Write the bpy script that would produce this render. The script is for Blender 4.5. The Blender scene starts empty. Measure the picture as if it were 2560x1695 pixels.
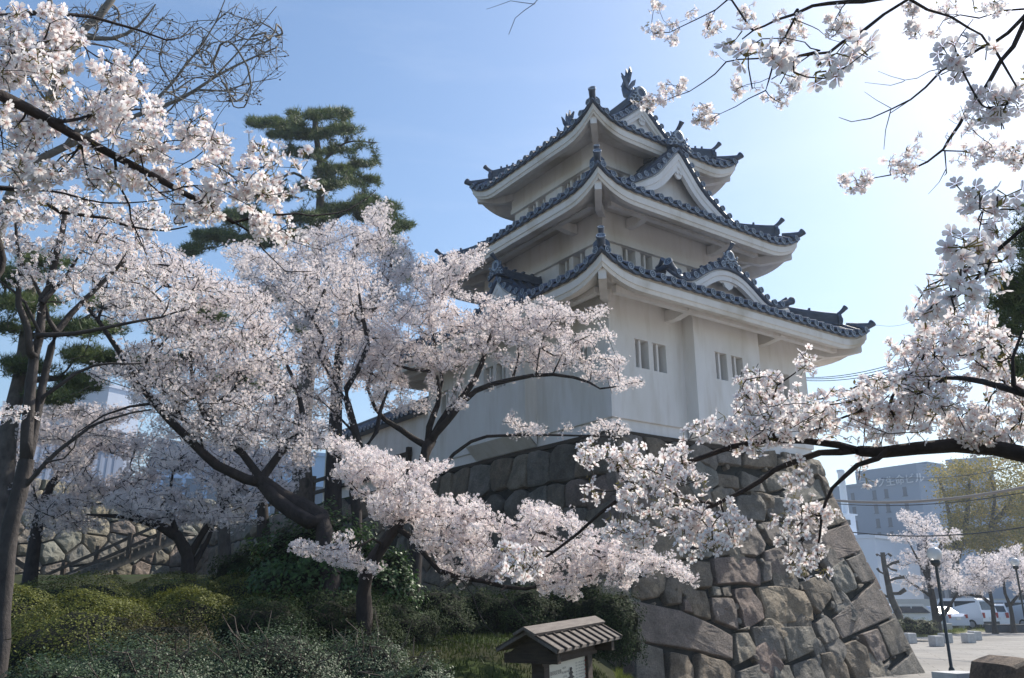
import bpy, math, random
import numpy as np
from math import sin, cos, pi, radians, sqrt, atan2, exp
from mathutils import Vector, noise
random.seed(7); RNG = np.random.default_rng(7)
scene = bpy.context.scene
COL = scene.collection

# ------------------------------------------------------------------ camera
FPX = 2076.0; PITCH = 0.3086; EYE = 1.6
cam_d = bpy.data.cameras.new("camera"); cam = bpy.data.objects.new("camera", cam_d)
COL.objects.link(cam); scene.camera = cam
cam_d.sensor_width = 36.0; cam_d.lens = 36.0 * FPX / 2560.0
cam_d.clip_start = 0.05; cam_d.clip_end = 4000
cam.location = (0, 0, EYE); cam.rotation_euler = (pi / 2 + PITCH, 0, 0)
cam_d.dof.use_dof = False

# ------------------------------------------------------------------ light
SUN_EL, SUN_AZ = radians(44), radians(50)      # azimuth clockwise from +Y (view direction)
world = bpy.data.worlds.new("World"); scene.world = world; world.use_nodes = True
nt = world.node_tree; nt.nodes.clear()
sky = nt.nodes.new('ShaderNodeTexSky'); sky.sky_type = 'NISHITA'; sky.sun_disc = False
sky.sun_elevation = SUN_EL; sky.sun_rotation = SUN_AZ
sky.air_density = 1.25; sky.dust_density = 1.3; sky.ozone_density = 3.5; sky.altitude = 10
bg = nt.nodes.new('ShaderNodeBackground'); bg.inputs['Strength'].default_value = 0.112
wo = nt.nodes.new('ShaderNodeOutputWorld')
hs = nt.nodes.new('ShaderNodeHueSaturation'); hs.inputs['Saturation'].default_value = 1.12; nt.links.new(sky.outputs[0], hs.inputs['Color']); 
tc_ = nt.nodes.new('ShaderNodeTexCoord'); mp_ = nt.nodes.new('ShaderNodeMapping'); mp_.inputs['Scale'].default_value = (1.2, 1.2, 7); mp_.inputs['Rotation'].default_value = (.12, .10, 0)
cn_ = nt.nodes.new('ShaderNodeTexNoise'); cn_.inputs['Scale'].default_value = 2.1; cn_.inputs['Detail'].default_value = 7; cn_.inputs['Roughness'].default_value = .62
cr_ = nt.nodes.new('ShaderNodeValToRGB'); cr_.color_ramp.elements[0].position = .50; cr_.color_ramp.elements[1].position = .80; cr_.color_ramp.elements[1].color = (.09,.09,.09,1)
mx_ = nt.nodes.new('ShaderNodeMixRGB'); mx_.inputs[2].default_value = (7.5, 7.8, 8.2, 1)      # thin high cloud, as bright as the daylit sky
nt.links.new(tc_.outputs['Generated'], mp_.inputs[0]); nt.links.new(mp_.outputs[0], cn_.inputs['Vector']); nt.links.new(cn_.outputs[0], cr_.inputs[0]); nt.links.new(cr_.outputs[0], mx_.inputs[0])
nt.links.new(hs.outputs[0], mx_.inputs[1]); nt.links.new(mx_.outputs[0], bg.inputs[0]); nt.links.new(bg.outputs[0], wo.inputs[0])
sun_d = bpy.data.lights.new("sun", 'SUN'); sun_d.energy = 4.8; sun_d.angle = radians(0.53)
sun_d.color = (1.0, 0.93, 0.82)
sun = bpy.data.objects.new("sun", sun_d); COL.objects.link(sun)
sdir = Vector((sin(SUN_AZ) * cos(SUN_EL), cos(SUN_AZ) * cos(SUN_EL), sin(SUN_EL)))
sun.rotation_euler = sdir.to_track_quat('Z', 'Y').to_euler(); sun.location = sdir * 60
vs = scene.view_settings; vs.view_transform = 'Standard'; vs.look = 'None'; vs.gamma = 1.0
vs.exposure = 0.58; vs.use_curve_mapping = False
cy = scene.cycles
cy.max_bounces = 7; cy.diffuse_bounces = 4; cy.glossy_bounces = 3; cy.transmission_bounces = 5
cy.transparent_max_bounces = 8; cy.sample_clamp_indirect = 6.0; cy.caustics_reflective = False; cy.caustics_refractive = False
cy.use_denoising = True

# ------------------------------------------------------------------ helpers
def ray(x, y):
    """direction of a point of the 2368 x 1568 reading grid, scaled to unit horizontal length"""
    x *= 2560 / 2368; y *= 2560 / 2368
    dx = (x - 1280) / FPX; dy = -(y - 847.5) / FPX
    v = np.array([dx, cos(PITCH) - dy * sin(PITCH), sin(PITCH) + dy * cos(PITCH)])
    return v / np.hypot(v[0], v[1])
def at(x, y, d):
    r = ray(x, y); return np.array([r[0] * d, r[1] * d, EYE + r[2] * d])
def on_ground(x, y, z=0.0):
    r = ray(x, y); t = (z - EYE) / r[2]; return np.array([r[0] * t, r[1] * t, z])
def ppm(d, y=700):
    """reading-grid pixels per metre at horizontal distance d"""
    return FPX / 1.0811 / (d * cos(PITCH) * 1.02)

def tag(o, label=None, cat=None, group=None, kind=None):
    if label: o['label'] = label
    if cat: o['category'] = cat
    if group: o['group'] = group
    if kind: o['kind'] = kind
    return o
def empty(name, loc=(0, 0, 0), rz=0.0, **kw):
    o = bpy.data.objects.new(name, None); COL.objects.link(o)
    o.location = loc; o.rotation_euler = (0, 0, rz); o.empty_display_size = .3
    return tag(o, **kw)
def link(name, me, parent=None, loc=None):
    o = bpy.data.objects.new(name, me); COL.objects.link(o)
    if parent is not None: o.parent = parent
    if loc is not None: o.location = loc
    return o

class MB:
    """collects faces; build() links them as one mesh object"""
    def __init__(s): s.v = []; s.f = []; s.m = []; s.sm = []; s.tone = []; s.cur = 0.5
    def add(s, vs, fs, m=0, smooth=False):
        b = len(s.v); s.v += [tuple(map(float, p)) for p in vs]
        s.tone += [s.cur] * len(vs)
        for f in fs: s.f.append([i + b for i in f]); s.m.append(m); s.sm.append(smooth)
    def box(s, lo, hi, m=0):
        x0, y0, z0 = lo; x1, y1, z1 = hi
        s.add([(x0,y0,z0),(x1,y0,z0),(x1,y1,z0),(x0,y1,z0),(x0,y0,z1),(x1,y0,z1),(x1,y1,z1),(x0,y1,z1)],
              [(0,3,2,1),(4,5,6,7),(0,1,5,4),(1,2,6,5),(2,3,7,6),(3,0,4,7)], m)
    def obox(s, c, ax, half, m=0):
        """oriented box: centre, three axis vectors, half sizes"""
        c = np.array(c, float); A = [np.array(a, float) * h for a, h in zip(ax, half)]
        vs = [c + sx*A[0] + sy*A[1] + sz*A[2] for sz in (-1,1) for sx, sy in ((-1,-1),(1,-1),(1,1),(-1,1))]
        s.add(vs, [(0,3,2,1),(4,5,6,7),(0,1,5,4),(1,2,6,5),(2,3,7,6),(3,0,4,7)], m)
    def tube(s, pts, rad, n=8, m=0, smooth=True, caps=True):
        P = [np.array(p, float) for p in pts]
        if not hasattr(rad, '__len__'): rad = [rad] * len(P)
        V = []; prev = None
        for i, p in enumerate(P):
            t = P[min(i+1, len(P)-1)] - P[max(i-1, 0)]; t = t / (np.linalg.norm(t) + 1e-9)
            a = np.cross(t, prev) if prev is not None else np.cross(t, (0, 0, 1.) if abs(t[2]) < .9 else (1., 0, 0))
            if prev is not None: u = prev - t * (prev @ t)
            else: u = a
            u = u / (np.linalg.norm(u) + 1e-9); prev = u; w = np.cross(t, u)
            for k in range(n):
                an = 2*pi*k/n; V.append(p + rad[i] * (cos(an)*u + sin(an)*w))
        F = []
        for i in range(len(P)-1):
            for k in range(n):
                a = i*n+k; b = i*n+(k+1) % n; F.append((a, b, b+n, a+n))
        s.add(V, F, m, smooth)
        if caps:
            s.add(V[:n], [tuple(range(n))[::-1]], m); s.add(V[-n:], [tuple(range(n))], m)
    def cyl(s, c, ax, r, h, n=12, m=0, r2=None):
        ax = np.array(ax, float); ax /= np.linalg.norm(ax); c = np.array(c, float)
        s.tube([c - ax*h/2, c + ax*h/2], [r, r if r2 is None else r2], n, m)
    def lathe(s, prof, c=(0,0,0), n=16, m=0, smooth=True):
        V = []; c = np.array(c, float)
        for r, z in prof:
            for k in range(n): V.append(c + (r*cos(2*pi*k/n), r*sin(2*pi*k/n), z))
        F = [(i*n+k, i*n+(k+1) % n, (i+1)*n+(k+1) % n, (i+1)*n+k) for i in range(len(prof)-1) for k in range(n)]
        s.add(V, F, m, smooth)
    def sweep(s, path, prof, m=0, closed=True, caps=True, up=(0,0,1), smooth=False):
        """extrude a (side, up) profile along a path; side = horizontal perpendicular on the right hand"""
        P = [np.array(p, float) for p in path]; up = np.array(up, float); V = []; n = len(prof)
        for i, p in enumerate(P):
            t = P[min(i+1, len(P)-1)] - P[max(i-1, 0)]
            sd = np.cross(t, up); sd /= (np.linalg.norm(sd) + 1e-9)
            for a, b in prof: V.append(p + sd*a + up*b)
        F = []
        for i in range(len(P)-1):
            for k in range(n if closed else n-1):
                a = i*n+k; b = i*n+(k+1) % n; F.append((a, b, b+n, a+n))
        s.add(V, F, m, smooth)
        if caps and closed: s.add(V[:n], [tuple(range(n))[::-1]], m); s.add(V[-n:], [tuple(range(n))], m)
    def plate(s, outline, o, ex, ey, en, th, m=0):
        """flat outline [(a,b)] in axes ex,ey, thickness th along en"""
        o, ex, ey, en = (np.array(q, float) for q in (o, ex, ey, en)); n = len(outline)
        V = [o + ex*a + ey*b for a, b in outline]; V += [v - en*th for v in V]
        s.add(V, [tuple(range(n)), tuple(range(n, 2*n))[::-1]] + [(i, i+n, (i+1) % n + n, (i+1) % n) for i in range(n)], m)
    def build(s, name, mats, parent=None, loc=None, **kw):
        me = bpy.data.meshes.new(name); me.from_pydata(s.v, [], s.f)
        for m_ in (mats if isinstance(mats, (list, tuple)) else [mats]): me.materials.append(m_)
        me.polygons.foreach_set('material_index', s.m); me.polygons.foreach_set('use_smooth', s.sm)
        a = me.attributes.new('tone', 'FLOAT', 'POINT'); a.data.foreach_set('value', s.tone)
        me.update()
        return tag(link(name, me, parent, loc), **kw)

def raw_mesh(name, V, F, mats, tone=None, core=None, smooth=False, midx=None):
    """fast mesh from numpy: V (n,3), F (m,k)"""
    me = bpy.data.meshes.new(name); V = np.asarray(V, np.float32); F = np.asarray(F, np.int32)
    me.vertices.add(len(V)); me.vertices.foreach_set('co', V.ravel())
    k = F.shape[1]; me.loops.add(F.size); me.loops.foreach_set('vertex_index', F.ravel())
    me.polygons.add(len(F)); me.polygons.foreach_set('loop_start', np.arange(0, F.size, k, dtype=np.int32))
    try: me.polygons.foreach_set('loop_total', np.full(len(F), k, np.int32))
    except Exception: pass
    if smooth: me.polygons.foreach_set('use_smooth', np.ones(len(F), bool))
    for m_ in (mats if isinstance(mats, (list, tuple)) else [mats]): me.materials.append(m_)
    if midx is not None: me.polygons.foreach_set('material_index', np.asarray(midx, np.int32))
    for nm, arr in (('tone', tone), ('core', core)):
        if arr is not None:
            a = me.attributes.new(nm, 'FLOAT', 'POINT'); a.data.foreach_set('value', np.asarray(arr, np.float32))
    me.update(calc_edges=True); me.validate(); return me

# ------------------------------------------------------------------ materials
def node(nt, t, **kw):
    n = nt.nodes.new(t)
    for k, v in kw.items():
        if k in n.inputs: n.inputs[k].default_value = v
        else: setattr(n, k, v)
    return n
STREAK = {'plaster', 'soffit_plaster'}
def mat(name, c1, c2=None, scale=3.0, rough=.8, bump=0.0, bscale=None, tone=0.0, spec=.3, detail=6, stretch=(1,1,1), c3=None, metal=0.0, rvar=0.0):
    """principled material: noise mix c1..c2, optional per-piece tone attribute (0.5 neutral), optional bump"""
    m = bpy.data.materials.new(name); m.use_nodes = True; nt = m.node_tree; L = nt.links.new
    p = nt.nodes['Principled BSDF']; p.inputs['Roughness'].default_value = rough
    p.inputs['Specular IOR Level'].default_value = spec; p.inputs['Metallic'].default_value = metal
    c2 = c2 or c1
    tc = node(nt, 'ShaderNodeTexCoord'); mp = node(nt, 'ShaderNodeMapping'); mp.inputs['Scale'].default_value = stretch
    L(tc.outputs['Object'], mp.inputs[0])
    nz = node(nt, 'ShaderNodeTexNoise', Scale=scale, Detail=detail, Roughness=.6); L(mp.outputs[0], nz.inputs['Vector'])
    cr = node(nt, 'ShaderNodeValToRGB'); cr.color_ramp.elements[0].position = .32; cr.color_ramp.elements[1].position = .68
    cr.color_ramp.elements[0].color = (*c1, 1); cr.color_ramp.elements[1].color = (*c2, 1)
    L(nz.outputs[0], cr.inputs[0]); out = cr.outputs[0]
    if c3:
        n3 = node(nt, 'ShaderNodeTexNoise', Scale=scale*.27, Detail=4); L(mp.outputs[0], n3.inputs['Vector'])
        r3 = node(nt, 'ShaderNodeValToRGB'); r3.color_ramp.elements[0].position = .52; r3.color_ramp.elements[1].position = .68
        L(n3.outputs[0], r3.inputs[0]); mx = node(nt, 'ShaderNodeMixRGB'); L(r3.outputs[0], mx.inputs[0]); L(out, mx.inputs[1])
        mx.inputs[2].default_value = (*c3, 1); out = mx.outputs[0]
    if tone:
        at_ = node(nt, 'ShaderNodeAttribute', attribute_name='tone')
        ma = node(nt, 'ShaderNodeMath', operation='MULTIPLY_ADD'); ma.inputs[1].default_value = tone * 2; ma.inputs[2].default_value = 1 - tone
        L(at_.outputs['Fac'], ma.inputs[0])
        mu = node(nt, 'ShaderNodeVectorMath', operation='SCALE'); L(out, mu.inputs[0]); L(ma.outputs[0], mu.inputs['Scale']); out = mu.outputs[0]
    if name in STREAK:                                     # rain streaks running down the render
        m2 = node(nt, 'ShaderNodeMapping'); m2.inputs['Scale'].default_value = (1,1,.14); L(tc.outputs['Object'], m2.inputs[0])
        ns = node(nt, 'ShaderNodeTexNoise', Scale=3.2, Detail=5, Roughness=.6); L(m2.outputs[0], ns.inputs['Vector'])
        rs = node(nt, 'ShaderNodeValToRGB'); rs.color_ramp.elements[0].position = .52; rs.color_ramp.elements[1].position = .85
        rs.color_ramp.elements[0].color = (1,1,1,1); rs.color_ramp.elements[1].color = (.80,.77,.72,1); L(ns.outputs[0], rs.inputs[0])
        ms_ = node(nt, 'ShaderNodeMixRGB', blend_type='MULTIPLY'); ms_.inputs[0].default_value = 1; L(out, ms_.inputs[1]); L(rs.outputs[0], ms_.inputs[2]); out = ms_.outputs[0]
    L(out, p.inputs['Base Color'])
    if rvar:
        mr = node(nt, 'ShaderNodeMapRange'); mr.inputs['To Min'].default_value = max(0.05, rough - rvar); mr.inputs['To Max'].default_value = min(1, rough + rvar)
        L(nz.outputs[0], mr.inputs[0]); L(mr.outputs[0], p.inputs['Roughness'])
    if bump:
        bn = node(nt, 'ShaderNodeTexNoise', Scale=bscale or scale*4, Detail=8, Roughness=.65); L(mp.outputs[0], bn.inputs['Vector'])
        bp = node(nt, 'ShaderNodeBump', Strength=min(1, bump)); bp.inputs['Distance'].default_value = .03 if bump <= 1 else .03*bump
        L(bn.outputs[0], bp.inputs['Height']); L(bp.outputs[0], p.inputs['Normal'])
    return m
def leafmat(name, c1, c2, trans=.4, rough=.6, core=None, spec=.25, tmul=1.0):
    """leaf / petal: diffuse-ish principled mixed with translucency; colour runs c1..c2 with the tone attribute"""
    m = bpy.data.materials.new(name); m.use_nodes = True; nt = m.node_tree; L = nt.links.new
    p = nt.nodes['Principled BSDF']; p.inputs['Roughness'].default_value = rough; p.inputs['Specular IOR Level'].default_value = spec
    a = node(nt, 'ShaderNodeAttribute', attribute_name='tone')
    mx = node(nt, 'ShaderNodeMixRGB'); mx.inputs[1].default_value = (*c1, 1); mx.inputs[2].default_value = (*c2, 1); L(a.outputs['Fac'], mx.inputs[0]); out = mx.outputs[0]
    if core:
        b = node(nt, 'ShaderNodeAttribute', attribute_name='core'); m2 = node(nt, 'ShaderNodeMixRGB'); L(b.outputs['Fac'], m2.inputs[0]); L(out, m2.inputs[1]); m2.inputs[2].default_value = (*core, 1); out = m2.outputs[0]
    L(out, p.inputs['Base Color'])
    tr = node(nt, 'ShaderNodeBsdfTranslucent'); sc = node(nt, 'ShaderNodeVectorMath', operation='SCALE'); sc.inputs['Scale'].default_value = tmul
    L(out, sc.inputs[0]); L(sc.outputs[0], tr.inputs[0])
    ms = node(nt, 'ShaderNodeMixShader'); ms.inputs[0].default_value = trans; L(p.outputs[0], ms.inputs[1]); L(tr.outputs[0], ms.inputs[2])
    L(ms.outputs[0], nt.nodes['Material Output'].inputs[0]); return m

M = {}
M['plaster'] = mat('plaster', (.75,.715,.70), (.80,.775,.76), 2.2, .85, .12, 30, c3=(.64,.60,.55), spec=.15, stretch=(1,1,.35))
M['soffit'] = mat('soffit_plaster', (.74,.70,.66), (.79,.755,.72), 2.0, .85, .1, 25, c3=(.50,.44,.36), spec=.12)
M['board'] = mat('eave_board', (.60,.52,.44), (.68,.61,.53), 4, .85, spec=.1)
M['tile'] = mat('roof_tile', (.032,.048,.088), (.075,.10,.155), 5, .42, .25, 60, tone=.25, spec=.5, rvar=.12)
M['tile_rim'] = mat('roof_tile_rim', (.22,.27,.34), (.34,.39,.46), 9, .5, .2, 60, spec=.5)  # rims paler than the tile: a sunlit mortar look put into the colour
M['recess'] = mat('window_recess', (.42,.40,.38), (.5,.48,.45), 3, .9)  # plaster back painted greyer, shade of the recess put into its colour
M['stone'] = None
# ================================================================== castle tower (local frame: x right face direction, y into depth)
TAZ = 0.9567; TC = np.array([3.0696, 25.878]) * .9
RV = np.array([sin(TAZ), cos(TAZ)]); LV = np.array([-cos(TAZ), sin(TAZ)])
TROT = atan2(RV[1], RV[0]); ZB = 5.25
def tloc(x, y, z=0.0): q = TC + RV*x + LV*y; return (q[0], q[1], z)
tower = empty('castle_tower', (TC[0], TC[1], ZB), TROT, label='white plastered three-storey castle tower with grey tiled roofs on a high stone base', cat='castle tower')
TL = (0, 0, -ZB)
def S(side, t, d, z):
    return ((t, -d, z), (d, t, z), (-t, d, z), (-d, -t, z))[side]
NRM = [(0,-1,0), (1,0,0), (0,1,0), (-1,0,0)]; TAN = [(1,0,0), (0,1,0), (-1,0,0), (0,-1,0)]

def wall_side(mb, side, d, t0, t1, z0, z1, opens=(), depth=.34):
    ts = sorted({t0, t1, *[o[0] for o in opens], *[o[1] for o in opens]}); zs = sorted({z0, z1, *[o[2] for o in opens], *[o[3] for o in opens]})
    for i in range(len(ts)-1):
        for j in range(len(zs)-1):
            tm = (ts[i]+ts[i+1])/2; zm = (zs[j]+zs[j+1])/2
            if any(o[0] < tm < o[1] and o[2] < zm < o[3] for o in opens): continue
            mb.add([S(side, ts[i], d, zs[j]), S(side, ts[i+1], d, zs[j]), S(side, ts[i+1], d, zs[j+1]), S(side, ts[i], d, zs[j+1])], [(0,1,2,3)])
    for a, b, c, e in opens:
        P = [S(side,a,d,c), S(side,b,d,c), S(side,b,d,e), S(side,a,d,e)]; Q = [S(side,a,d-depth,c), S(side,b,d-depth,c), S(side,b,d-depth,e), S(side,a,d-depth,e)]
        mb.add(P+Q, [(0,4,5,1),(1,5,6,2),(2,6,7,3),(3,7,4,0)])
def window(side, d, o, parent, bars=2, depth=.34):
    a, b, c, e = o
    w = MB(); w.add([S(side,a,d-depth+.002,c), S(side,b,d-depth+.002,c), S(side,b,d-depth+.002,e), S(side,a,d-depth+.002,e)], [(0,1,2,3)])
    wo_ = w.build('window', M['recess'], parent)
    for k in range(bars):
        t = a + (b-a)*((.13, .50) if side in (0, 2) else (.5, .87))[k]; h = MB(); q = S(side, t, d-.10, (c+e)/2)
        h.obox(q, [TAN[side], NRM[side], (0,0,1)], (.030, .04, (e-c)/2-.001)); h.build('window_bar', M['plaster'], wo_)
    return wo_

# ---- storeys
W1A, W1B, W2A, W2B, W3A, W3B = 3.590, 4.106, 2.504, 2.809, 1.982, 2.060
BAYD = .36
def storey1():
    mb = MB(); wins = []
    for side, H, D in ((0,W1A,W1B),(1,W1B,W1A),(2,W1A,W1B),(3,W1B,W1A)):
        side_o = [(-2.82,-2.37,6.77,7.46),(-2.25,-1.80,6.77,7.46),(1.80,2.25,6.77,7.46),(2.37,2.82,6.77,7.46)] if side in (0,3) else []
        if side == 3: side_o = [(-3.33,-2.93,6.92,7.58),(-2.73,-2.33,6.92,7.58),(2.33,2.73,6.92,7.58),(2.93,3.33,6.92,7.58)]
        bw = 1.2 if side == 0 else 1.36
        wall_side(mb, side, D, -H, -bw, 5.52, 8.46, [o for o in side_o if o[1] < 0]); wall_side(mb, side, D, bw, H, 5.52, 8.46, [o for o in side_o if o[0] > 0])
        z0, z1 = (6.77, 7.46) if side == 0 else (6.92, 7.58)
        bo = [(-.5,-.07,z0,z1),(.09,.52,z0,z1)]
        wall_side(mb, side, D+BAYD, -bw, bw, 5.60, 8.34, bo)
        # bay cheeks, sloping chute underside and top
        for sg in (-1, 1):
            mb.add([S(side,sg*bw,D,8.34), S(side,sg*bw,D+BAYD,8.34), S(side,sg*bw,D+BAYD,5.60), S(side,sg*bw,D,5.30)], [(0,1,2,3)])
        mb.add([S(side,-bw,D+BAYD,5.60), S(side,bw,D+BAYD,5.60), S(side,bw,D+.02,5.26), S(side,-bw,D+.02,5.26)], [(0,1,2,3)])
        mb.add([S(side,-bw,D+BAYD,8.34), S(side,bw,D+BAYD,8.34), S(side,bw,D,8.34), S(side,-bw,D,8.34)], [(0,1,2,3)])
        for o in side_o: wins.append((side, D, o))
        for o in bo: wins.append((side, D+BAYD, o))
    # skirt below the wall, slightly set back
    for side, H, D in ((0,W1A,W1B),(1,W1B,W1A),(2,W1A,W1B),(3,W1B,W1A)):
        mb.add([S(side,-H,D,5.52), S(side,H,D,5.52), S(side,H-.05,D-.05,5.50), S(side,-H+.05,D-.05,5.50)], [(0,1,2,3)])
        mb.add([S(side,-H+.05,D-.05,5.50), S(side,H-.05,D-.05,5.50), S(side,H-.03,D-.03,5.25), S(side,-H+.03,D-.03,5.25)], [(0,1,2,3)])
    w = mb.build('lower_storey_wall', M['plaster'], tower, TL)
    for a in wins: window(*a, w, 2)
def storey(name, A, B, z0, z1, zl, opensR, opensL):
    mb = MB(); wins = []
    for side, H, D in ((0,A,B),(1,B,A),(2,A,B),(3,B,A)):
        ops = opensR if side in (0,2) else opensL
        wall_side(mb, side, D-.10, -H+.10, H-.10, z0, zl, ops)
        mb.add([S(side,-H+.10,D-.10,zl), S(side,H-.10,D-.10,zl), S(side,H,D,zl), S(side,-H,D,zl)], [(0,1,2,3)])
        mb.add([S(side,-H,D,zl), S(side,H,D,zl), S(side,H,D,zl+.16), S(side,-H,D,zl+.16)], [(0,1,2,3)])
        mb.add([S(side,-H,D,zl+.16), S(side,H,D,zl+.16), S(side,H-.03,D-.03,zl+.18), S(side,-H+.03,D-.03,zl+.18)], [(0,1,2,3)])
        mb.add([S(side,-H+.03,D-.03,zl+.18), S(side,H-.03,D-.03,zl+.18), S(side,H-.03,D-.03,z1), S(side,-H+.03,D-.03,z1)], [(0,1,2,3)])
        for o in ops: wins.append((side, D-.10, o))
    w = mb.build(name, M['plaster'], tower, TL)
    for a in wins: window(*a, w, 2)
storey1()
o2r = [(-1.78,-1.28,9.75,10.54),(-1.12,-.66,9.75,10.54),(.66,1.12,9.75,10.54),(1.28,1.78,9.75,10.54)]
o2l = [(-2.0,-1.48,9.75,10.55),(-1.32,-.86,9.75,10.55),(.86,1.32,9.75,10.55),(1.48,2.0,9.75,10.55)]
storey('middle_storey_wall', W2A, W2B, 9.3, 11.42, 10.55, o2r, o2l)
o3l = [(-1.25,-.86,12.5,13.29),(-.76,-.37,12.5,13.29),(.42,.80,12.5,13.29),(.88,1.26,12.5,13.29)]
storey('upper_storey_wall', W3A, W3B, 12.0, 14.02, 13.30, [(-1.25,-.85,12.5,13.29),(.85,1.25,12.5,13.29)], o3l)

# ---- tiles
def tile_disc(mb, c, nrm, r=.088, th=.05):
    """round end tile: raised rim, sunken face, curled crest"""
    nrm = np.array(nrm, float); nrm /= np.linalg.norm(nrm); c = np.array(c, float)
    u = np.cross(nrm, (0,0,1.)); u /= np.linalg.norm(u)+1e-9; w = np.cross(u, nrm); n = 14
    ring = lambda rr, off: [c + nrm*off + rr*(cos(2*pi*k/n)*u + sin(2*pi*k/n)*w) for k in range(n)]
    V = ring(r, -th) + ring(r, .006) + ring(r*.97, .012) + ring(r*.78, .010) + ring(r*.76, -.006)
    side = [(j*n+k, j*n+(k+1) % n, (j+1)*n+(k+1) % n, (j+1)*n+k) for j in (0,) for k in range(n)]
    rim = [(j*n+k, j*n+(k+1) % n, (j+1)*n+(k+1) % n, (j+1)*n+k) for j in (1,2,3) for k in range(n)]
    mb.add(V, side, 0, True); mb.add(V, rim, 1); mb.add(V[4*n:], [tuple(range(n))], 0)
    for s_ in (0, pi):                                     # two comma strokes of the crest
        pts = []
        for k in range(5):
            a = s_ + k*.62; rr = r*(.18 + .085*k)
            pts.append(c + nrm*.001 + rr*(cos(a)*u + sin(a)*w))
        V = []
        for k, p in enumerate(pts):
            d_ = p - c; d_ = d_/(np.linalg.norm(d_)+1e-9); wd = r*(.16 - .025*k); V += [p - d_*wd, p + d_*wd]
        mb.add(V, [(2*k, 2*k+1, 2*k+3, 2*k+2) for k in range(4)], 1)
def half_tube(mb, pts, up, r=.078, n=6, m=0):
    """roll of cover tiles: half cylinder lying on the roof"""
    P = [np.array(p, float) for p in pts]; V = []
    for i, p in enumerate(P):
        t = P[min(i+1,len(P)-1)] - P[max(i-1,0)]; t /= np.linalg.norm(t)+1e-9
        sd = np.cross(t, up); sd /= np.linalg.norm(sd)+1e-9; nn = np.cross(sd, t)
        for k in range(n+1):
            a = pi*k/n; V.append(p + r*(cos(a)*sd + sin(a)*nn))
    mb.add(V, [(i*(n+1)+k, i*(n+1)+k+1, (i+1)*(n+1)+k+1, (i+1)*(n+1)+k) for i in range(len(P)-1) for k in range(n)], m, True)
RIDGE = lambda w, h: [(-w,0),(-w,h*.2),(-w*.82,h*.22),(-w*.95,h*.42),(-w*.78,h*.44),(-w*.9,h*.64),(-w*.72,h*.66),(-w*.85,h*.86),(-w*.6,h*.88),(-w*.62,h),(-w*.45,h*1.16),(0,h*1.25),
                      (w*.45,h*1.16),(w*.62,h),(w*.6,h*.88),(w*.85,h*.86),(w*.72,h*.66),(w*.9,h*.64),(w*.78,h*.44),(w*.95,h*.42),(w*.82,h*.22),(w,h*.2),(w,0)]
def oni(mb, c, dv, s=1.0, ring=False, horn=True):
    """ridge-end ornament; c = foot centre, dv = outward horizontal direction"""
    c = np.array(c, float); dv = np.array([dv[0], dv[1], 0.]); dv /= np.linalg.norm(dv); sd = np.cross(dv, (0,0,1.)); up = np.array((0,0,1.))
    out = []
    if ring:
        for k in range(24):
            a = -.25*pi + 1.5*pi*k/23; out.append((.20*s*cos(a), .30*s + .20*s*sin(a)))
        out = [(-.12*s, 0), (.12*s, 0)] + out
        mb.plate(out, c, sd, up, dv, .10*s, 0)
        n = 20; V = []
        for rr, off in ((.20,.0),(.195,.03),(.135,.03),(.12,.0)):
            V += [c + up*.30*s + dv*off*s + rr*s*(cos(2*pi*k/n)*sd + sin(2*pi*k/n)*up) for k in range(n)]
        mb.add(V, [(j*n+k, j*n+(k+1) % n, (j+1)*n+(k+1) % n, (j+1)*n+k) for j in range(3) for k in range(n)], 1, True)
        for sg in (-1, 1):                                 # curling fins either side
            for q, (a0, b0, r0) in enumerate(((.22,.22,.055),(.30,.10,.06),(.40,-.02,.07),(.34,.30,.035),(.17,.05,.05))):
                pts = [c + dv*.02*s + sd*sg*(a0+ r0*cos(w_)*(.35+.13*k))*s + up*(b0 + r0*sin(w_)*(.35+.13*k))*s for k, w_ in enumerate(np.linspace(0, 5.2, 9))]
                mb.tube(pts, [.022*s]*8+[.008*s], 5, 1)
            mb.plate([(sg*.1*s,.0),(sg*.46*s,-.12*s),(sg*.43*s,.04*s),(sg*.33*s,.2*s),(sg*.2*s,.34*s)][::sg], c, sd, up, dv, .07*s, 0)
    else:
        out = [(-.17,.0),(.17,.0),(.20,.12),(.19,.27),(.11,.36),(0,.39),(-.11,.36),(-.19,.27),(-.20,.12)]
        mb.plate([(a*s, b*s) for a, b in out], c, sd, up, dv, .09*s, 0)
        tile_disc(mb, c + dv*.03*s + up*.2*s, dv, .09*s, .03)
    if horn:
        top = .46 if ring else .34
        p0 = c + up*top*s - dv*.18*s
        pts = [p0 + dv*t*.34*s + up*(t*.08 + t*t*.16)*s for t in np.linspace(0,1,5)]
        mb.tube(pts, [.05*s,.052*s,.056*s,.064*s,.076*s], 10)
        d_ = pts[-1]-pts[-2]; tile_disc(mb, pts[-1] + d_/np.linalg.norm(d_)*.01, d_, .08*s, .03)

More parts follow.
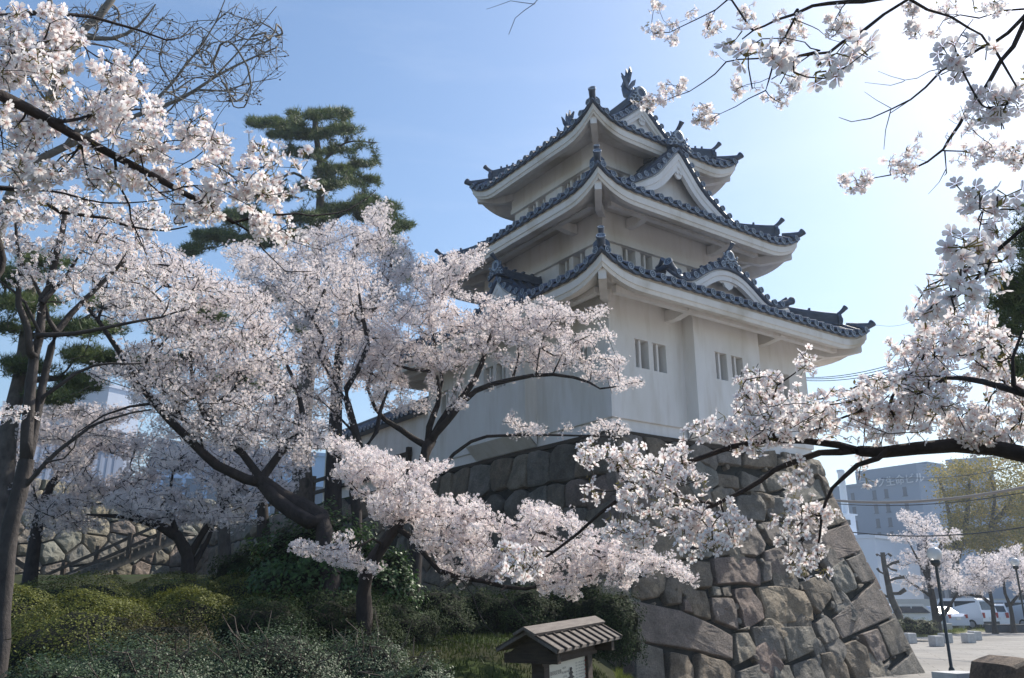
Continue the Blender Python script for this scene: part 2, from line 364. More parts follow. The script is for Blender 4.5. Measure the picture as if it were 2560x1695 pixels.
LF = 1.3
class Roof:
    def __init__(s, A, B, ze, At, Bt, rise, lift, pa=.75):
        s.A, s.B, s.ze, s.At, s.Bt, s.rise, s.lift, s.pa = A, B, ze, At, Bt, rise, lift, pa
    def HD(s, side, q):
        a = s.A + (s.At-s.A)*q; b = s.B + (s.Bt-s.B)*q
        return (a, b) if side in (0, 2) else (b, a)
    def z(s, side, t, q):
        H = s.HD(side, q)[0]
        return s.ze + s.rise*(s.pa*q + (1-s.pa)*q*q) + s.lift*max(0, (abs(t)-(H-LF))/LF)**2.3*(1-q)**2
    def p(s, side, t, q, dz=0, dd=0): return S(side, t, s.HD(side, q)[1]+dd, s.z(side, t, q)+dz)
    def build(s, name, over_soffit, wallAB, wall_z, spacing=.32, qmaxfn=None, hips=True, fas=(.10,.26)):
        mb = MB(); sf = MB()
        for side in range(4):
            H0, D0 = s.HD(side, 0); n = int(round(2*H0/spacing)); ts = [-H0 + 2*H0*(k+.5)/n for k in range(n)]
            qm = 1.0 if qmaxfn is None else qmaxfn(side)
            # under-surface of pan tiles
            NU, NQ = 28, 8; V = []
            for j in range(NQ+1):
                q = qm*j/NQ; H = s.HD(side, q)[0] if qmaxfn is None else max(s.HD(side, q)[0], s.hmin(side))
                for i in range(NU+1): t = H*(-1+2*i/NU); V.append(s.p(side, t, q))
            mb.add(V, [(j*(NU+1)+i, j*(NU+1)+i+1, (j+1)*(NU+1)+i+1, (j+1)*(NU+1)+i) for j in range(NQ) for i in range(NU)], 0, True)
            for t in ts:
                mb.cur = random.random()
                lim = qm
                if abs(t) > s.HD(side, qm)[0] and not (qmaxfn and abs(t) <= s.hmin(side)):
                    lo = (H0-abs(t))/(2.896 if qmaxfn else max(1e-6, (H0 - s.HD(side, 1.0)[0]))); lim = min(qm, lo)
                if lim > .03:
                    pts = [s.p(side, t, lim*k/6, .012) for k in range(7)]; pts[0] = s.p(side, t, 0, .012, .02)
                    half_tube(mb, pts, np.array((0,0,1.)))
                c = s.p(side, t, 0, .0, .03)
                tile_disc(mb, c, NRM[side])
            # drooping eave tiles between the discs
            ed = [-H0-.02] + ts + [H0+.02]
            for a, b in zip(ed[:-1], ed[1:]):
                mb.cur = random.random(); K = 5; V = []
                for k in range(K+1):
                    u = k/K; t = a+(b-a)*u; sg = sin(pi*u) if (b-a) > .2 else .6
                    z = s.z(side, max(-H0, min(H0, t)), 0)
                    V += [S(side,t,D0+.02,z-.015-.045*sg), S(side,t,D0+.02,z-.075-.05*sg), S(side,t,D0-.02,z-.085-.04*sg), S(side,t,D0-.14,z-.075)]
                mb.add(V, [(4*k+j, 4*k+4+j, 4*k+5+j, 4*k+1+j) for k in range(K) for j in range(3)], 0)
            # fascia boards and soffit
            N = 40; Vb = []; Vf = []; wA = wallAB[0] if side in (0,2) else wallAB[1]; wD = wallAB[1] if side in (0,2) else wallAB[0]
            for i in range(N+1):
                u = -1+2*i/N; f0, f1 = fas
                zz = lambda h: s.z(side, u*H0, 0) 
                z = zz(0)
                Vb += [S(side,u*(H0-.08),D0-.08,z-.07), S(side,u*(H0-.08),D0-.08,z-.07-f0)]
                zb = z-.07-f0
                Vf += [S(side,u*(H0-.05),D0-.05,zb), S(side,u*(H0-.06),D0-.06,zb-f1*.62), S(side,u*(H0-.085),D0-.085,zb-f1*.68), S(side,u*(H0-.11),D0-.11,zb-f1),
                       S(side,u*(H0-.26),D0-.26,zb-f1+.01),
                       S(side,u*((H0+wA)/2),(D0+wD)/2,(zb-f1)*.5+wall_z*.5+.02 - s.lift*.5*abs(u)**6*.4), S(side,u*wA,wD-.02,wall_z)]
            sf.add(Vb, [(2*i,2*i+2,2*i+3,2*i+1) for i in range(N)], 1)
            sf.add(Vf, [(7*i+j,7*i+7+j,7*i+8+j,7*i+1+j) for i in range(N) for j in range(6)], 0)
            V = []
            for i in range(N+1):
                u = -1+2*i/N; z = s.z(side, u*H0, 0)-.07; V += [S(side,u*(H0-.08),D0-.08,z-.1), S(side,u*(H0-.05),D0-.05,z-.1)]
            sf.add(V, [(2*i,2*i+2,2*i+3,2*i+1) for i in range(N)], 0)
        ro = mb.build(name, [M['tile'], M['tile_rim']], tower, TL)
        sf.build('eave_soffit', [M['soffit'], M['board']], ro)
        # corners: hip ridge, corner tile, hip rafter
        for sx, sy in ((-1,-1),(1,-1),(1,1),(-1,1)):
            side = 0 if sy < 0 else 2; sg = sx if sy < 0 else -sx
            def hp(q, dz=0): a = s.A+(s.At-s.A)*q; b = s.B+(s.Bt-s.B)*q; H = s.HD(side, q)[0]; return np.array((sx*a, sy*b, s.z(side, sg*H, q)+dz))
            dv = np.array((sx*(s.A-s.At), sy*(s.B-s.Bt), 0)); dv /= np.linalg.norm(dv)
            qt = (1.0 if qmaxfn is None else s.qhip)
            hb = MB(); q1 = .20 if s.A > 3.2 else .16
            path = [hp(q1 + (qt-q1)*k/8, .02) for k in range(9)]
            hb.sweep(path, RIDGE(.11,.30), 0)
            for k in range(3): q = q1*1.3+(qt-q1)*(.2+.25*k); hb.obox(hp(q, .41), [dv, np.cross(dv,(0,0,1)), (0,0,1)], (.03,.05,.03))
            oni(hb, hp(q1, .0)+dv*.03, dv, .95)
            hb.build('hip_ridge', [M['tile'], M['tile_rim']], ro)
            cb = MB(); pts = [hp(q, .05) for q in (.16, .08, 0)] ; tip = hp(0, .07)
            pts += [tip + dv*.07 + np.array((0,0,.02)), tip + dv*.13 + np.array((0,0,.07))]
            cb.tube(pts, [.08,.085,.09,.092,.1], 10); tile_disc(cb, pts[-1], pts[-1]-pts[-2], .105, .04)
            cb.build('corner_tile', [M['tile'], M['tile_rim']], ro)
            rb = MB(); zc = s.z(side, sg*s.HD(side,0)[0], 0); e = hp(0)-dv*.26; e[2] = zc-.07-fas[0]-fas[1]-.05
            w0 = np.array((sx*wallAB[0], sy*wallAB[1], wall_z-.02)) - dv*.1
            mid = e - dv*.9; mid[2] = min(e[2]-.12, wall_z)
            rb.sweep([w0, mid, e-dv*.35-np.array((0,0,.07)), e], [(-.085,-.2),(.085,-.2),(.085,.04),(-.085,.04)], 0)
            rb.build('hip_rafter', M['plaster'], ro)
        return ro
r1 = Roof(4.857, 5.361, 8.50, 2.45, 2.75, 1.30, .34); ro1 = r1.build('lower_roof', .8, (W1A, W1B), 8.43)
r2 = Roof(3.845, 4.206, 11.36, 1.93, 2.0, 1.10, .40); ro2 = r2.build('middle_roof', .8, (W2A, W2B), 11.40)
class Top(Roof):
    qhip = .345
    def hmin(s, side): return 2.02 if side in (1, 3) else 0
    def HD(s, side, q):
        a = s.A - 2.896*q; b = s.B - 2.896*q
        return (a, b) if side in (0, 2) else (max(b, 2.02), a)
r3 = Top(2.896, 3.031, 14.06, 0, 0, 1.95, .46, .5)
ro3 = r3.build('upper_roof', .8, (W3A, W3B), 14.0, qmaxfn=lambda sd: 1.0 if sd in (1, 3) else .35)

# ---- beams and brackets under the two lower eaves
for (A, B, z0, out, zb, h) in ((W1A, W1B, 8.42, .68, 8.11, .17), (W2A, W2B, 11.4, .62, 11.12, .15)):
    for side, H, D in ((0,A,B),(1,B,A),(2,A,B),(3,B,A)):
        bm = MB(); e = .42 if A > 3 else .3
        bm.obox(S(side, 0, D+out, zb+h/2), [TAN[side], NRM[side], (0,0,1)], (H+e, .075, h/2)); bm.build('eave_beam', M['plaster'], tower, TL)
        for t in ((-1.68, 1.68) if A > 3 else ((-1.55, 1.55) if side in (0,2) else (-1.7, 1.7))):
            bk = MB(); w = .1
            prof = [(0,zb-.06),(out*.45,zb-.06),(out+.12,zb+.02),(out+.12,zb+h+.02),(0,zb+h+.06)]
            o_ = np.array(S(side, t-w, D-.01, 0)); bk.plate(prof, o_, NRM[side], (0,0,1), TAN[side], -2*w)
            bk.build('bracket_arm', M['plaster'], tower, TL)

# ---- gables
def interp_curve(C, n):
    C = np.array(C, float); L_ = np.r_[0, np.cumsum(np.hypot(*np.diff(C, axis=0).T))]; u = np.linspace(0, L_[-1], n)
    return np.c_[np.interp(u, L_, C[:,0]), np.interp(u, L_, C[:,1])]
def smooth_curve(C, n):
    """Catmull-Rom through points"""
    C = [np.array(c, float) for c in C]; C = [2*C[0]-C[1]] + C + [2*C[-1]-C[-2]]; out = []
    for i in range(1, len(C)-2):
        for k in range(8):
            t = k/8; a, b, c, d = C[i-1:i+3]
            out.append(.5*((2*b) + (-a+c)*t + (2*a-5*b+4*c-d)*t*t + (-a+3*b-3*c+d)*t**3))
    out.append(C[-2]); return interp_curve(out, n)
def gable(name, side, half, yf, yb, zbase, cusp=True, disc_sp=.3, ridge=True, kara=False, wall=True, board=.2, s_oni=1.0, back_rolls=True, rec=.16):
    """half = [(x, z)] outer tile line from the peak outwards (x >= 0); yf front plane distance, yb back distance"""
    hc = smooth_curve(half, 22); full = np.vstack([hc[::-1]*[-1,1], hc[1:]])
    mb = MB(); K = len(full); NB = 5
    V = [S(side, x, yf+(yb-yf)*j/NB, z) for j in range(NB+1) for x, z in full]
    mb.add(V, [(j*K+i, j*K+i+1, (j+1)*K+i+1, (j+1)*K+i) for j in range(NB) for i in range(K-1)], 0, True)
    # verge: discs facing out over a dark moulded lip
    L_ = interp_curve(hc, 80); per = np.r_[0, np.cumsum(np.hypot(*np.diff(L_, axis=0).T))][-1]; nd = int(per/disc_sp)
    for sg in (-1, 1):
        for k in range(nd+1):
            if k == 0 and not kara: continue
            if k == 0 and sg > 0: continue
            i = min(len(L_)-1, int(round((k/nd)*(len(L_)-1)))); x, z = L_[i]; mb.cur = random.random()
            mb.tube([S(side, sg*x, yf-.35, z-.0), S(side, sg*x, yf+.03, z-.0)], [.075,.08], 8, 0); tile_disc(mb, S(side, sg*x, yf+.05, z), NRM[side], .085)
    V = []
    for i, (x, z) in enumerate(full):
        a = full[max(0,i-1)]; b = full[min(K-1,i+1)]; t = (b-a)/np.linalg.norm(b-a); n_ = np.array((t[1], -t[0])) ; n_ = n_ if n_[1] < 0 else -n_
        for dd, off in ((.01,.0),(.03,.05),(.02,.10),(-.03,.12)): V.append(S(side, x+n_[0]*off, yf+dd, z+n_[1]*off))
    mb.add(V, [(4*i+j, 4*i+4+j, 4*i+5+j, 4*i+1+j) for i in range(K-1) for j in range(3)], 0)
    # rolls running down the slope behind the verge
    if back_rolls:
        y = yf-.42
        while y > yb:
            for sg in (-1, 1): mb.cur = random.random(); half_tube(mb, [S(side, sg*x, y, z+.0) for x, z in hc[::2]], np.array((0,0,1.)), .07, 5)
            y -= .3
    g = mb.build(name, [M['tile'], M['tile_rim']], tower, TL)
    # barge board: stepped white band under the verge
    bb = MB(); V = []; offs = ((.11,-.02),(.15,-.01),(.16,.02),(.16+board*.45,.02),(.17+board*.5,-.01),(.16+board,-.01),(.17+board,-.12))
    for i, (x, z) in enumerate(full):
        a = full[max(0,i-1)]; b = full[min(K-1,i+1)]; t = (b-a)/np.linalg.norm(b-a); n_ = np.array((t[1], -t[0])); n_ = n_ if n_[1] < 0 else -n_
        for off, dd in offs:
            xx = x+n_[0]*off
            if i < K//2 and xx > 0: xx = 0
            if i > K//2 and xx < 0: xx = 0
            if i == K//2: xx = 0; 
            zz = z+n_[1]*off*(1.25 if (i == K//2 and cusp) else 1)
            V.append(S(side, xx, yf+dd-.04, max(zz, zbase)))
    m_ = len(offs); bb.add(V, [(m_*i+j, m_*i+m_+j, m_*i+m_+1+j, m_*i+1+j) for i in range(K-1) for j in range(m_-1)], 0)
    bb.build('barge_board', M['plaster'], g)
    if wall:
        gw = MB(); V = [S(side, x*.96, yf-rec, max(z-.1, zbase)) for x, z in full] + [S(side, x*.96, yf-rec, zbase-.3) for x, z in full]
        gw.add(V, [(i, i+1, K+i+1, K+i) for i in range(K-1)], 0); gw.build('gable_wall', M['plaster'], g)
    pk = full[K//2]
    # hanging pendant
    pe = MB(); s = s_oni; zc = pk[1]-.12-board-(.10 if kara else .30*s_oni)
    if kara:
        out = [(-.62,.02),(-.4,.17),(-.15,.15),(0,.06),(.15,.15),(.4,.17),(.62,.02),(.52,-.02),(.42,.03),(.3,-.03),(.2,.0),(.14,-.1),(.0,-.17),(-.14,-.1),(-.2,0),(-.3,-.03),(-.42,.03),(-.52,-.02)]
        pe.plate([(a*.95, b) for a, b in out], S(side,0,yf-.09,zc+.0), TAN[side], (0,0,1), NRM[side], .05)
    else:
        out = [(-.05,.3),(.05,.3),(.07,.12),(.17,.16),(.19,.06),(.11,.0),(.14,-.1),(.07,-.2),(0,-.22),(-.07,-.2),(-.14,-.1),(-.11,0),(-.19,.06),(-.17,.16),(-.07,.12)]
        pe.plate([(a*s*1.05, b*s) for a, b in out], S(side,0,yf-.07,zc-.04), TAN[side], (0,0,1), NRM[side], .05)
        pe.cyl(S(side,0,yf-.04,zc+.10*s), NRM[side], .045*s, .03, 10)
        for sg in (-1,1): pe.cyl(S(side,sg*.07*s,yf-.045,zc-.09*s), NRM[side], .045*s, .02, 8)
    pe.build('gable_pendant', M['plaster'], g)
    if ridge:
        rb = MB(); rb.sweep([S(side,0,yf-.02,pk[1]+.02), S(side,0,yf-.5,pk[1]-.015), S(side,0,yb,pk[1]+.02)], RIDGE(.12,.22), 0)
        y = yf-.3
        while y > yb: rb.obox(S(side,0,y,pk[1]+.29), [TAN[side], NRM[side], (0,0,1)], (.06,.04,.02)); y -= .3
        rb.build('gable_ridge', [M['tile'], M['tile_rim']], g)
        on = MB(); oni(on, S(side,0,yf+.03,pk[1]+.04), NRM[side], s_oni, ring=True, horn=s_oni < 1.2); on.build('ridge_end_ornament', [M['tile'], M['tile_rim']], g)
    return g
gl2 = [(0,13.82),(.19,13.68),(.38,13.46),(.61,13.20),(.83,12.94),(1.07,12.72),(1.33,12.55),(1.61,12.38),(1.87,12.23),(2.2,12.07)]
gable('triangular_gable', 0, gl2, 3.32, 1.9, 11.95, board=.32, s_oni=.95, rec=.42)
gable('triangular_gable', 2, gl2, 3.32, 1.9, 11.95, board=.32, s_oni=.95)
kar = [(0,9.72),(.3,9.69),(.6,9.60),(.9,9.44),(1.15,9.28),(1.4,9.13),(1.7,9.07),(2.0,9.12),(2.2,9.2)]
gable('curved_gable', 0, kar, 4.75, 2.8, 8.72, kara=True, board=.24, s_oni=.75, disc_sp=.29, cusp=False, rec=.4)
gll = [(0,10.12),(.2,9.93),(.38,9.74),(.62,9.56),(.9,9.40),(1.2,9.27),(1.55,9.15)]
gable('triangular_gable', 3, gll, 3.9, 2.3, 8.95, board=.24, s_oni=.8, disc_sp=.3, rec=.35)
gable('triangular_gable', 1, gll, 3.9, 2.3, 8.95, board=.24, s_oni=.8, disc_sp=.3, rec=.35)
# small end ornaments at the feet of the curved gable
for sg in (-1, 1):
    kf = MB()
    p = S(0, sg*2.15, 4.75, 9.2)
    kf.tube([S(0,sg*1.95,4.72,9.13), S(0,sg*2.1,4.76,9.16), S(0,sg*2.3,4.82,9.25)], [.075,.085,.1], 10); tile_disc(kf, S(0,sg*2.31,4.83,9.255), (sg,-.35,.3), .105)
    kf.tube([S(0,sg*2.2,4.35,9.27), S(0,sg*2.24,4.5,9.28), S(0,sg*2.32,4.68,9.36)], [.045,.05,.062], 9); kf.sweep([S(0,sg*2.14,3.7,9.36), S(0,sg*2.18,4.1,9.18), S(0,sg*2.2,4.45,9.08)], RIDGE(.06,.11), 0)
    kf.build('gable_foot_tile', [M['tile'], M['tile_rim']], tower, TL)
gtop = [(x, 14.06+1.95*(.5*u+.5*u*u)+.03) for x in (0,.2,.4,.6,.8,1.0,1.25,1.5,1.75) for u in [(2.896-x)/2.896]]
for sd in (0, 2): gable('upper_gable', sd, gtop, 2.03, 1.6, 14.5, board=.2, s_oni=.9, ridge=False, disc_sp=.29, back_rolls=False, rec=.14)
# main ridge with its two fish-shaped finials
mr = MB(); path = [(0, y, 16.0 + .10*(abs(y)/2)**2) for y in np.linspace(-1.9, 1.9, 13)]
mr.sweep(path, RIDGE(.16,.32), 0); mr.build('main_ridge', [M['tile'], M['tile_rim']], tower, TL)
for sg in (-1, 1):
    on = MB(); oni(on, (0, sg*1.98, 15.98), (0, sg, 0), 1.12, ring=True, horn=False); on.build('ridge_end_ornament', [M['tile'], M['tile_rim']], tower, TL)
    f = MB(); y = lambda v: sg*v
    body = [(0,y(1.0),16.42),(0,y(1.35),16.50),(0,y(1.62),16.70),(0,y(1.66),16.95),(0,y(1.58),17.15),(0,y(1.52),17.3)]
    body = [(0,y(1.86),16.36),(0,y(1.60),16.46),(0,y(1.38),16.62),(0,y(1.30),16.84),(0,y(1.38),17.05),(0,y(1.50),17.2)]
    f.tube(body, [.17,.17,.15,.115,.08,.05], 10)
    f.plate([(0,0),(.10,.28),(.05,.5),(-.05,.30),(-.12,.52),(-.16,.28),(-.34,.36),(-.26,.14),(-.36,.0),(-.1,-.08)], (.03,y(1.52),17.0), (0,sg*1.,0), (0,0,1), (1,0,0), .06)
    for k in range(4): 
        f.plate([(0,0),(-.16,.10),(-.05,-.12)], (.02,y(1.28-.0*k+.05*k),16.95-.14*k), (0,sg*1.,0), (0,0,1), (1,0,0), .04)
    for q in (-1, 1):
        f.plate([(0,0),(.14,.08),(.26,.32),(.08,.2),(-.06,.1)], (q*.15,y(1.66),16.52), (q*.9,0,0), (0,0,1), (0,sg*1.,0), .04)
        f.plate([(-.05,-.05),(.22,.18),(.30,.42),(.10,.30),(-.04,.14)], (q*.06,y(1.5),16.78), (q*.8,0,.0), (0,0,1), (0,sg*1.,0), .04)
        f.cyl((q*.12, y(1.78), 16.46), (q,0,.2), .04, .05, 8, 1)
    f.plate([(-.12,0),(.12,0),(.2,.14),(.1,.12),(0,.2),(-.1,.12),(-.2,.14)], (0,y(1.93),16.34), (1,0,0), (0,0,1), (0,sg*1.,0), .08)
    f.build('fish_finial', [M['tile'], M['tile_rim']], tower, TL)
# ================================================================== stone base
def stonemat(name, base=(.185,.172,.155)):
    m = bpy.data.materials.new(name); m.use_nodes = True; nt = m.node_tree; L = nt.links.new; p = nt.nodes['Principled BSDF']
    p.inputs['Roughness'].default_value = .72; p.inputs['Specular IOR Level'].default_value = .4
    tc = node(nt, 'ShaderNodeTexCoord'); a = node(nt, 'ShaderNodeAttribute', attribute_name='tone')
    cr = node(nt, 'ShaderNodeValToRGB'); e = cr.color_ramp.elements; b = np.array(base)
    e[0].position = 0; e[0].color = (*(b*.62), 1); e[1].position = 1; e[1].color = (*(b*1.5), 1)
    for pos, c in ((.2, b*[1.12,.95,.78]), (.4, b*.92), (.55, b*[1.22,.96,.92]), (.7, b*[1.10,1.14,1.14]), (.85, b*[1.5,1.28,1.02])):
        q = e.new(pos); q.color = (*c, 1)
    L(a.outputs['Fac'], cr.inputs[0])
    nz = node(nt, 'ShaderNodeTexNoise', Scale=2.3, Detail=8, Roughness=.7); L(tc.outputs['Object'], nz.inputs['Vector'])
    r2 = node(nt, 'ShaderNodeValToRGB'); r2.color_ramp.elements[0].color = (.5,.49,.46,1); r2.color_ramp.elements[1].color = (1.5,1.5,1.48,1)
    r2.color_ramp.elements[0].position = .3; r2.color_ramp.elements[1].position = .72; L(nz.outputs[0], r2.inputs[0])
    mu = node(nt, 'ShaderNodeMixRGB', blend_type='MULTIPLY'); mu.inputs[0].default_value = 1; L(cr.outputs[0], mu.inputs[1]); L(r2.outputs[0], mu.inputs[2])
    n3 = node(nt, 'ShaderNodeTexNoise', Scale=34, Detail=6, Roughness=.8); L(tc.outputs['Object'], n3.inputs['Vector'])
    r3 = node(nt, 'ShaderNodeValToRGB'); r3.color_ramp.elements[0].color = (.62,.62,.62,1); r3.color_ramp.elements[1].color = (1.45,1.45,1.45,1)
    r3.color_ramp.elements[0].position = .35; r3.color_ramp.elements[1].position = .68; L(n3.outputs[0], r3.inputs[0])
    m3 = node(nt, 'ShaderNodeMixRGB', blend_type='MULTIPLY'); m3.inputs[0].default_value = 1; L(mu.outputs[0], m3.inputs[1]); L(r3.outputs[0], m3.inputs[2])
    L(m3.outputs[0], p.inputs['Base Color'])
    n4 = node(nt, 'ShaderNodeTexNoise', Scale=11, Detail=9, Roughness=.78); L(tc.outputs['Object'], n4.inputs['Vector'])
    bp = node(nt, 'ShaderNodeBump', Strength=1.0); bp.inputs['Distance'].default_value = .085; L(n4.outputs[0], bp.inputs['Height']); L(bp.outputs[0], p.inputs['Normal'])
    return m
M['stone'] = stonemat('castle_stone'); M['gap'] = mat('stone_gap', (.02,.02,.018), (.04,.038,.034), 8, .95)
BAT = lambda z: .266*(5.28-z); BATL = lambda z: .165*(5.28-z)

def add_stone(mb, poly, fn, bulge=.05, tone=.5, depth=.3, shrink=.97, seed=0, rough=.03, flat=False, fine=False):
    """poly = outline [(a,b)] on the wall; fn(a,b,h) -> point standing h out of the wall face"""
    P = np.array(poly, float); c = P.mean(0); n = len(P); pts = []
    for i in range(n):                                    # resample and knock the corners off
        a, b = P[i], P[(i+1) % n]; L_ = np.linalg.norm(b-a); k = max(2, int(L_/(.07 if fine else .12)))
        for j in range(k): pts.append(a+(b-a)*j/k)
    pts = np.array(pts); pts = .07*np.roll(pts,1,0)+.86*pts+.07*np.roll(pts,-1,0); n = len(pts)
    size = sqrt(abs(np.sum(P[:,0]*np.roll(P[:,1],-1)-P[:,1]*np.roll(P[:,0],-1)))/2)
    levels = ([(1.0,-depth),(1.0,-.06),(.99,.1),(.972,.6),(.93,.88),(.78,.93),(.62,.98),(.46,1.0),(.3,1.0),(.15,1.0)] if fine else [(1.0,-depth),(1.0,-.06),(.99,.1),(.965,.6),(.88,.88),(.6,.97),(.35,1.0)])
    V = []; off = np.array((seed*3.1, seed*1.7, 0.))
    fr = random.Random(seed*13+5); pl = []
    for _ in range(6 if not flat else 3):
        a_ = fr.uniform(0, 2*pi); pl.append((cos(a_), sin(a_), fr.uniform(.15,.75)*(.35 if flat else 1), fr.uniform(.82,1.12)))
    tilt = np.array((random.uniform(-.12,.12), random.uniform(-.10,.16)))*(.4 if flat else 1)
    for s_, h in levels:
        for p in pts:
            d = p-c; r = 1 if s_ < 1 else 1
            q = c + d*s_*shrink
            nz = noise.noise(Vector((q[0]*2.6, q[1]*2.6, seed*1.3))) + .55*noise.noise(Vector((q[0]*7, q[1]*7, seed*2.1)))
            fac = abs(noise.noise(Vector((q[0]*1.7+9, q[1]*1.7, seed*.7))))*2
            fct = min([1.0]+[o_-s__*max(0, (q[0]-c[0])*ax_+(q[1]-c[1])*ay_)/size*1.3 for ax_, ay_, s__, o_ in pl])
            hh = h if h < 0 else h*(bulge*1.5*max(fct, .1) + rough*1.2*nz + rough*1.0*fac) + (tilt@(q-c))*(1 if h > .3 else .3)*.6
            V.append(fn(q[0], q[1], hh))
    F = [(j*n+i, j*n+(i+1) % n, (j+1)*n+(i+1) % n, (j+1)*n+i) for j in range(len(levels)-1) for i in range(n)]
    cc = fn(c[0], c[1], bulge*1.45 + rough*noise.noise(Vector((c[0]*2.6, c[1]*2.6, seed*1.3)))); V.append(cc)
    F += [((len(levels)-1)*n+i, (len(levels)-1)*n+(i+1) % n, len(V)-1) for i in range(n)]
    mb.cur = tone; mb.add(V, F, 0, False)

def inside(pt, poly):
    x, y = pt; r = False; n = len(poly); j = n-1
    for i in range(n):
        xi, yi = poly[i]; xj, yj = poly[j]
        if (yi > y) != (yj > y) and x < (xj-xi)*(y-yi)/(yj-yi)+xi: r = not r
        j = i
    return r
def cell_poly(seeds, i, box, metric=(1,1)):
    """Voronoi cell of seed i clipped to a box"""
    x0, y0, x1, y1 = box; P = [np.array(q, float) for q in ((x0,y0),(x1,y0),(x1,y1),(x0,y1))]; s = seeds[i]; m = np.array(metric)
    d = (((seeds - s)*m)**2).sum(1); order = np.argsort(d)[1:16]
    for j in order:
        o = seeds[j]; n_ = (o-s)*m*m; mid = (o+s)/2; Q = []
        for k in range(len(P)):
            a, b = P[k], P[(k+1) % len(P)]; da = (a-mid)@n_; db = (b-mid)@n_
            if da <= 0: Q.append(a)
            if (da < 0) != (db < 0) and abs(da-db) > 1e-12: Q.append(a+(b-a)*da/(da-db))
        P = Q
        if len(P) < 3: return None
    return P
def stone_field(mb, fn, x0, x1, z0, z1, w, h, skip=(), seed=1, tone=(.1,.9), bulge=.036, mask=None, rough=.035, inset=.965, jit=.34):
    r = random.Random(seed); S_ = []; rows = max(1, int(round((z1-z0)/h)))
    for j in range(-1, rows+1):
        x = x0 - w + r.random()*w
        while x < x1+w:
            ww = w*r.uniform(.5, 1.6); x += ww/2; S_.append((x, z0+(j+.5)*(z1-z0)/rows + r.uniform(-jit,jit)*h)); x += ww/2
    S_ = np.array(S_); k = 0
    for i in range(len(S_)):
        if not (x0-.1 < S_[i][0] < x1+.1 and z0-.1 < S_[i][1] < z1+.1): continue
        if mask and not mask(*S_[i]): continue
        if any(inside(S_[i], p) for p in skip): continue
        P = cell_poly(S_, i, (x0, z0, x1, z1), (1, 1.15))
        if not P or len(P) < 3: continue
        Q = np.array(P); c = Q.mean(0)
        if abs(np.sum(Q[:,0]*np.roll(Q[:,1],-1)-Q[:,1]*np.roll(Q[:,0],-1)))/2 < .015: continue
        add_stone(mb, Q, fn, bulge*r.uniform(.6,1.3), r.uniform(*tone), shrink=inset, seed=seed*100+k, rough=rough); k += 1

base = empty('castle_stone_base', (TC[0], TC[1], 0), TROT, label='battered base of large fitted grey stones carrying the white castle tower', cat='stone base')
fnR = lambda a, z, h: (a, -(W1B + BAT(z)) - h*.966, z + h*.257)
def fnL(a, z, h): return (-(W1A + BATL(z)) - h*.987, -a, z + h*.163)      # a = -y
fnE = lambda a, z, h: (W1A + BAT(z) + h*.966, a, z + h*.257)
def to_face(px, py):
    """point of the near (right-hand) batter face seen at reading-grid position"""
    r = ray(px, py); o = np.array([0, 0, EYE]); n2 = -LV; k = .266
    # plane: (P-TC).(-LV) = W1B + k(5.28-z)
    a0 = (o[:2]-TC)@n2 + k*o[2]; a1 = r[:2]@n2 + k*r[2]; t = (W1B + k*5.28 - a0)/a1
    P = o + r*t; return ((P[:2]-TC)@RV, P[2])
Z4 = lambda x, y: to_face((1450 + x/2.2567)/1.0811, (1000 + y/2.2567)/1.0811)
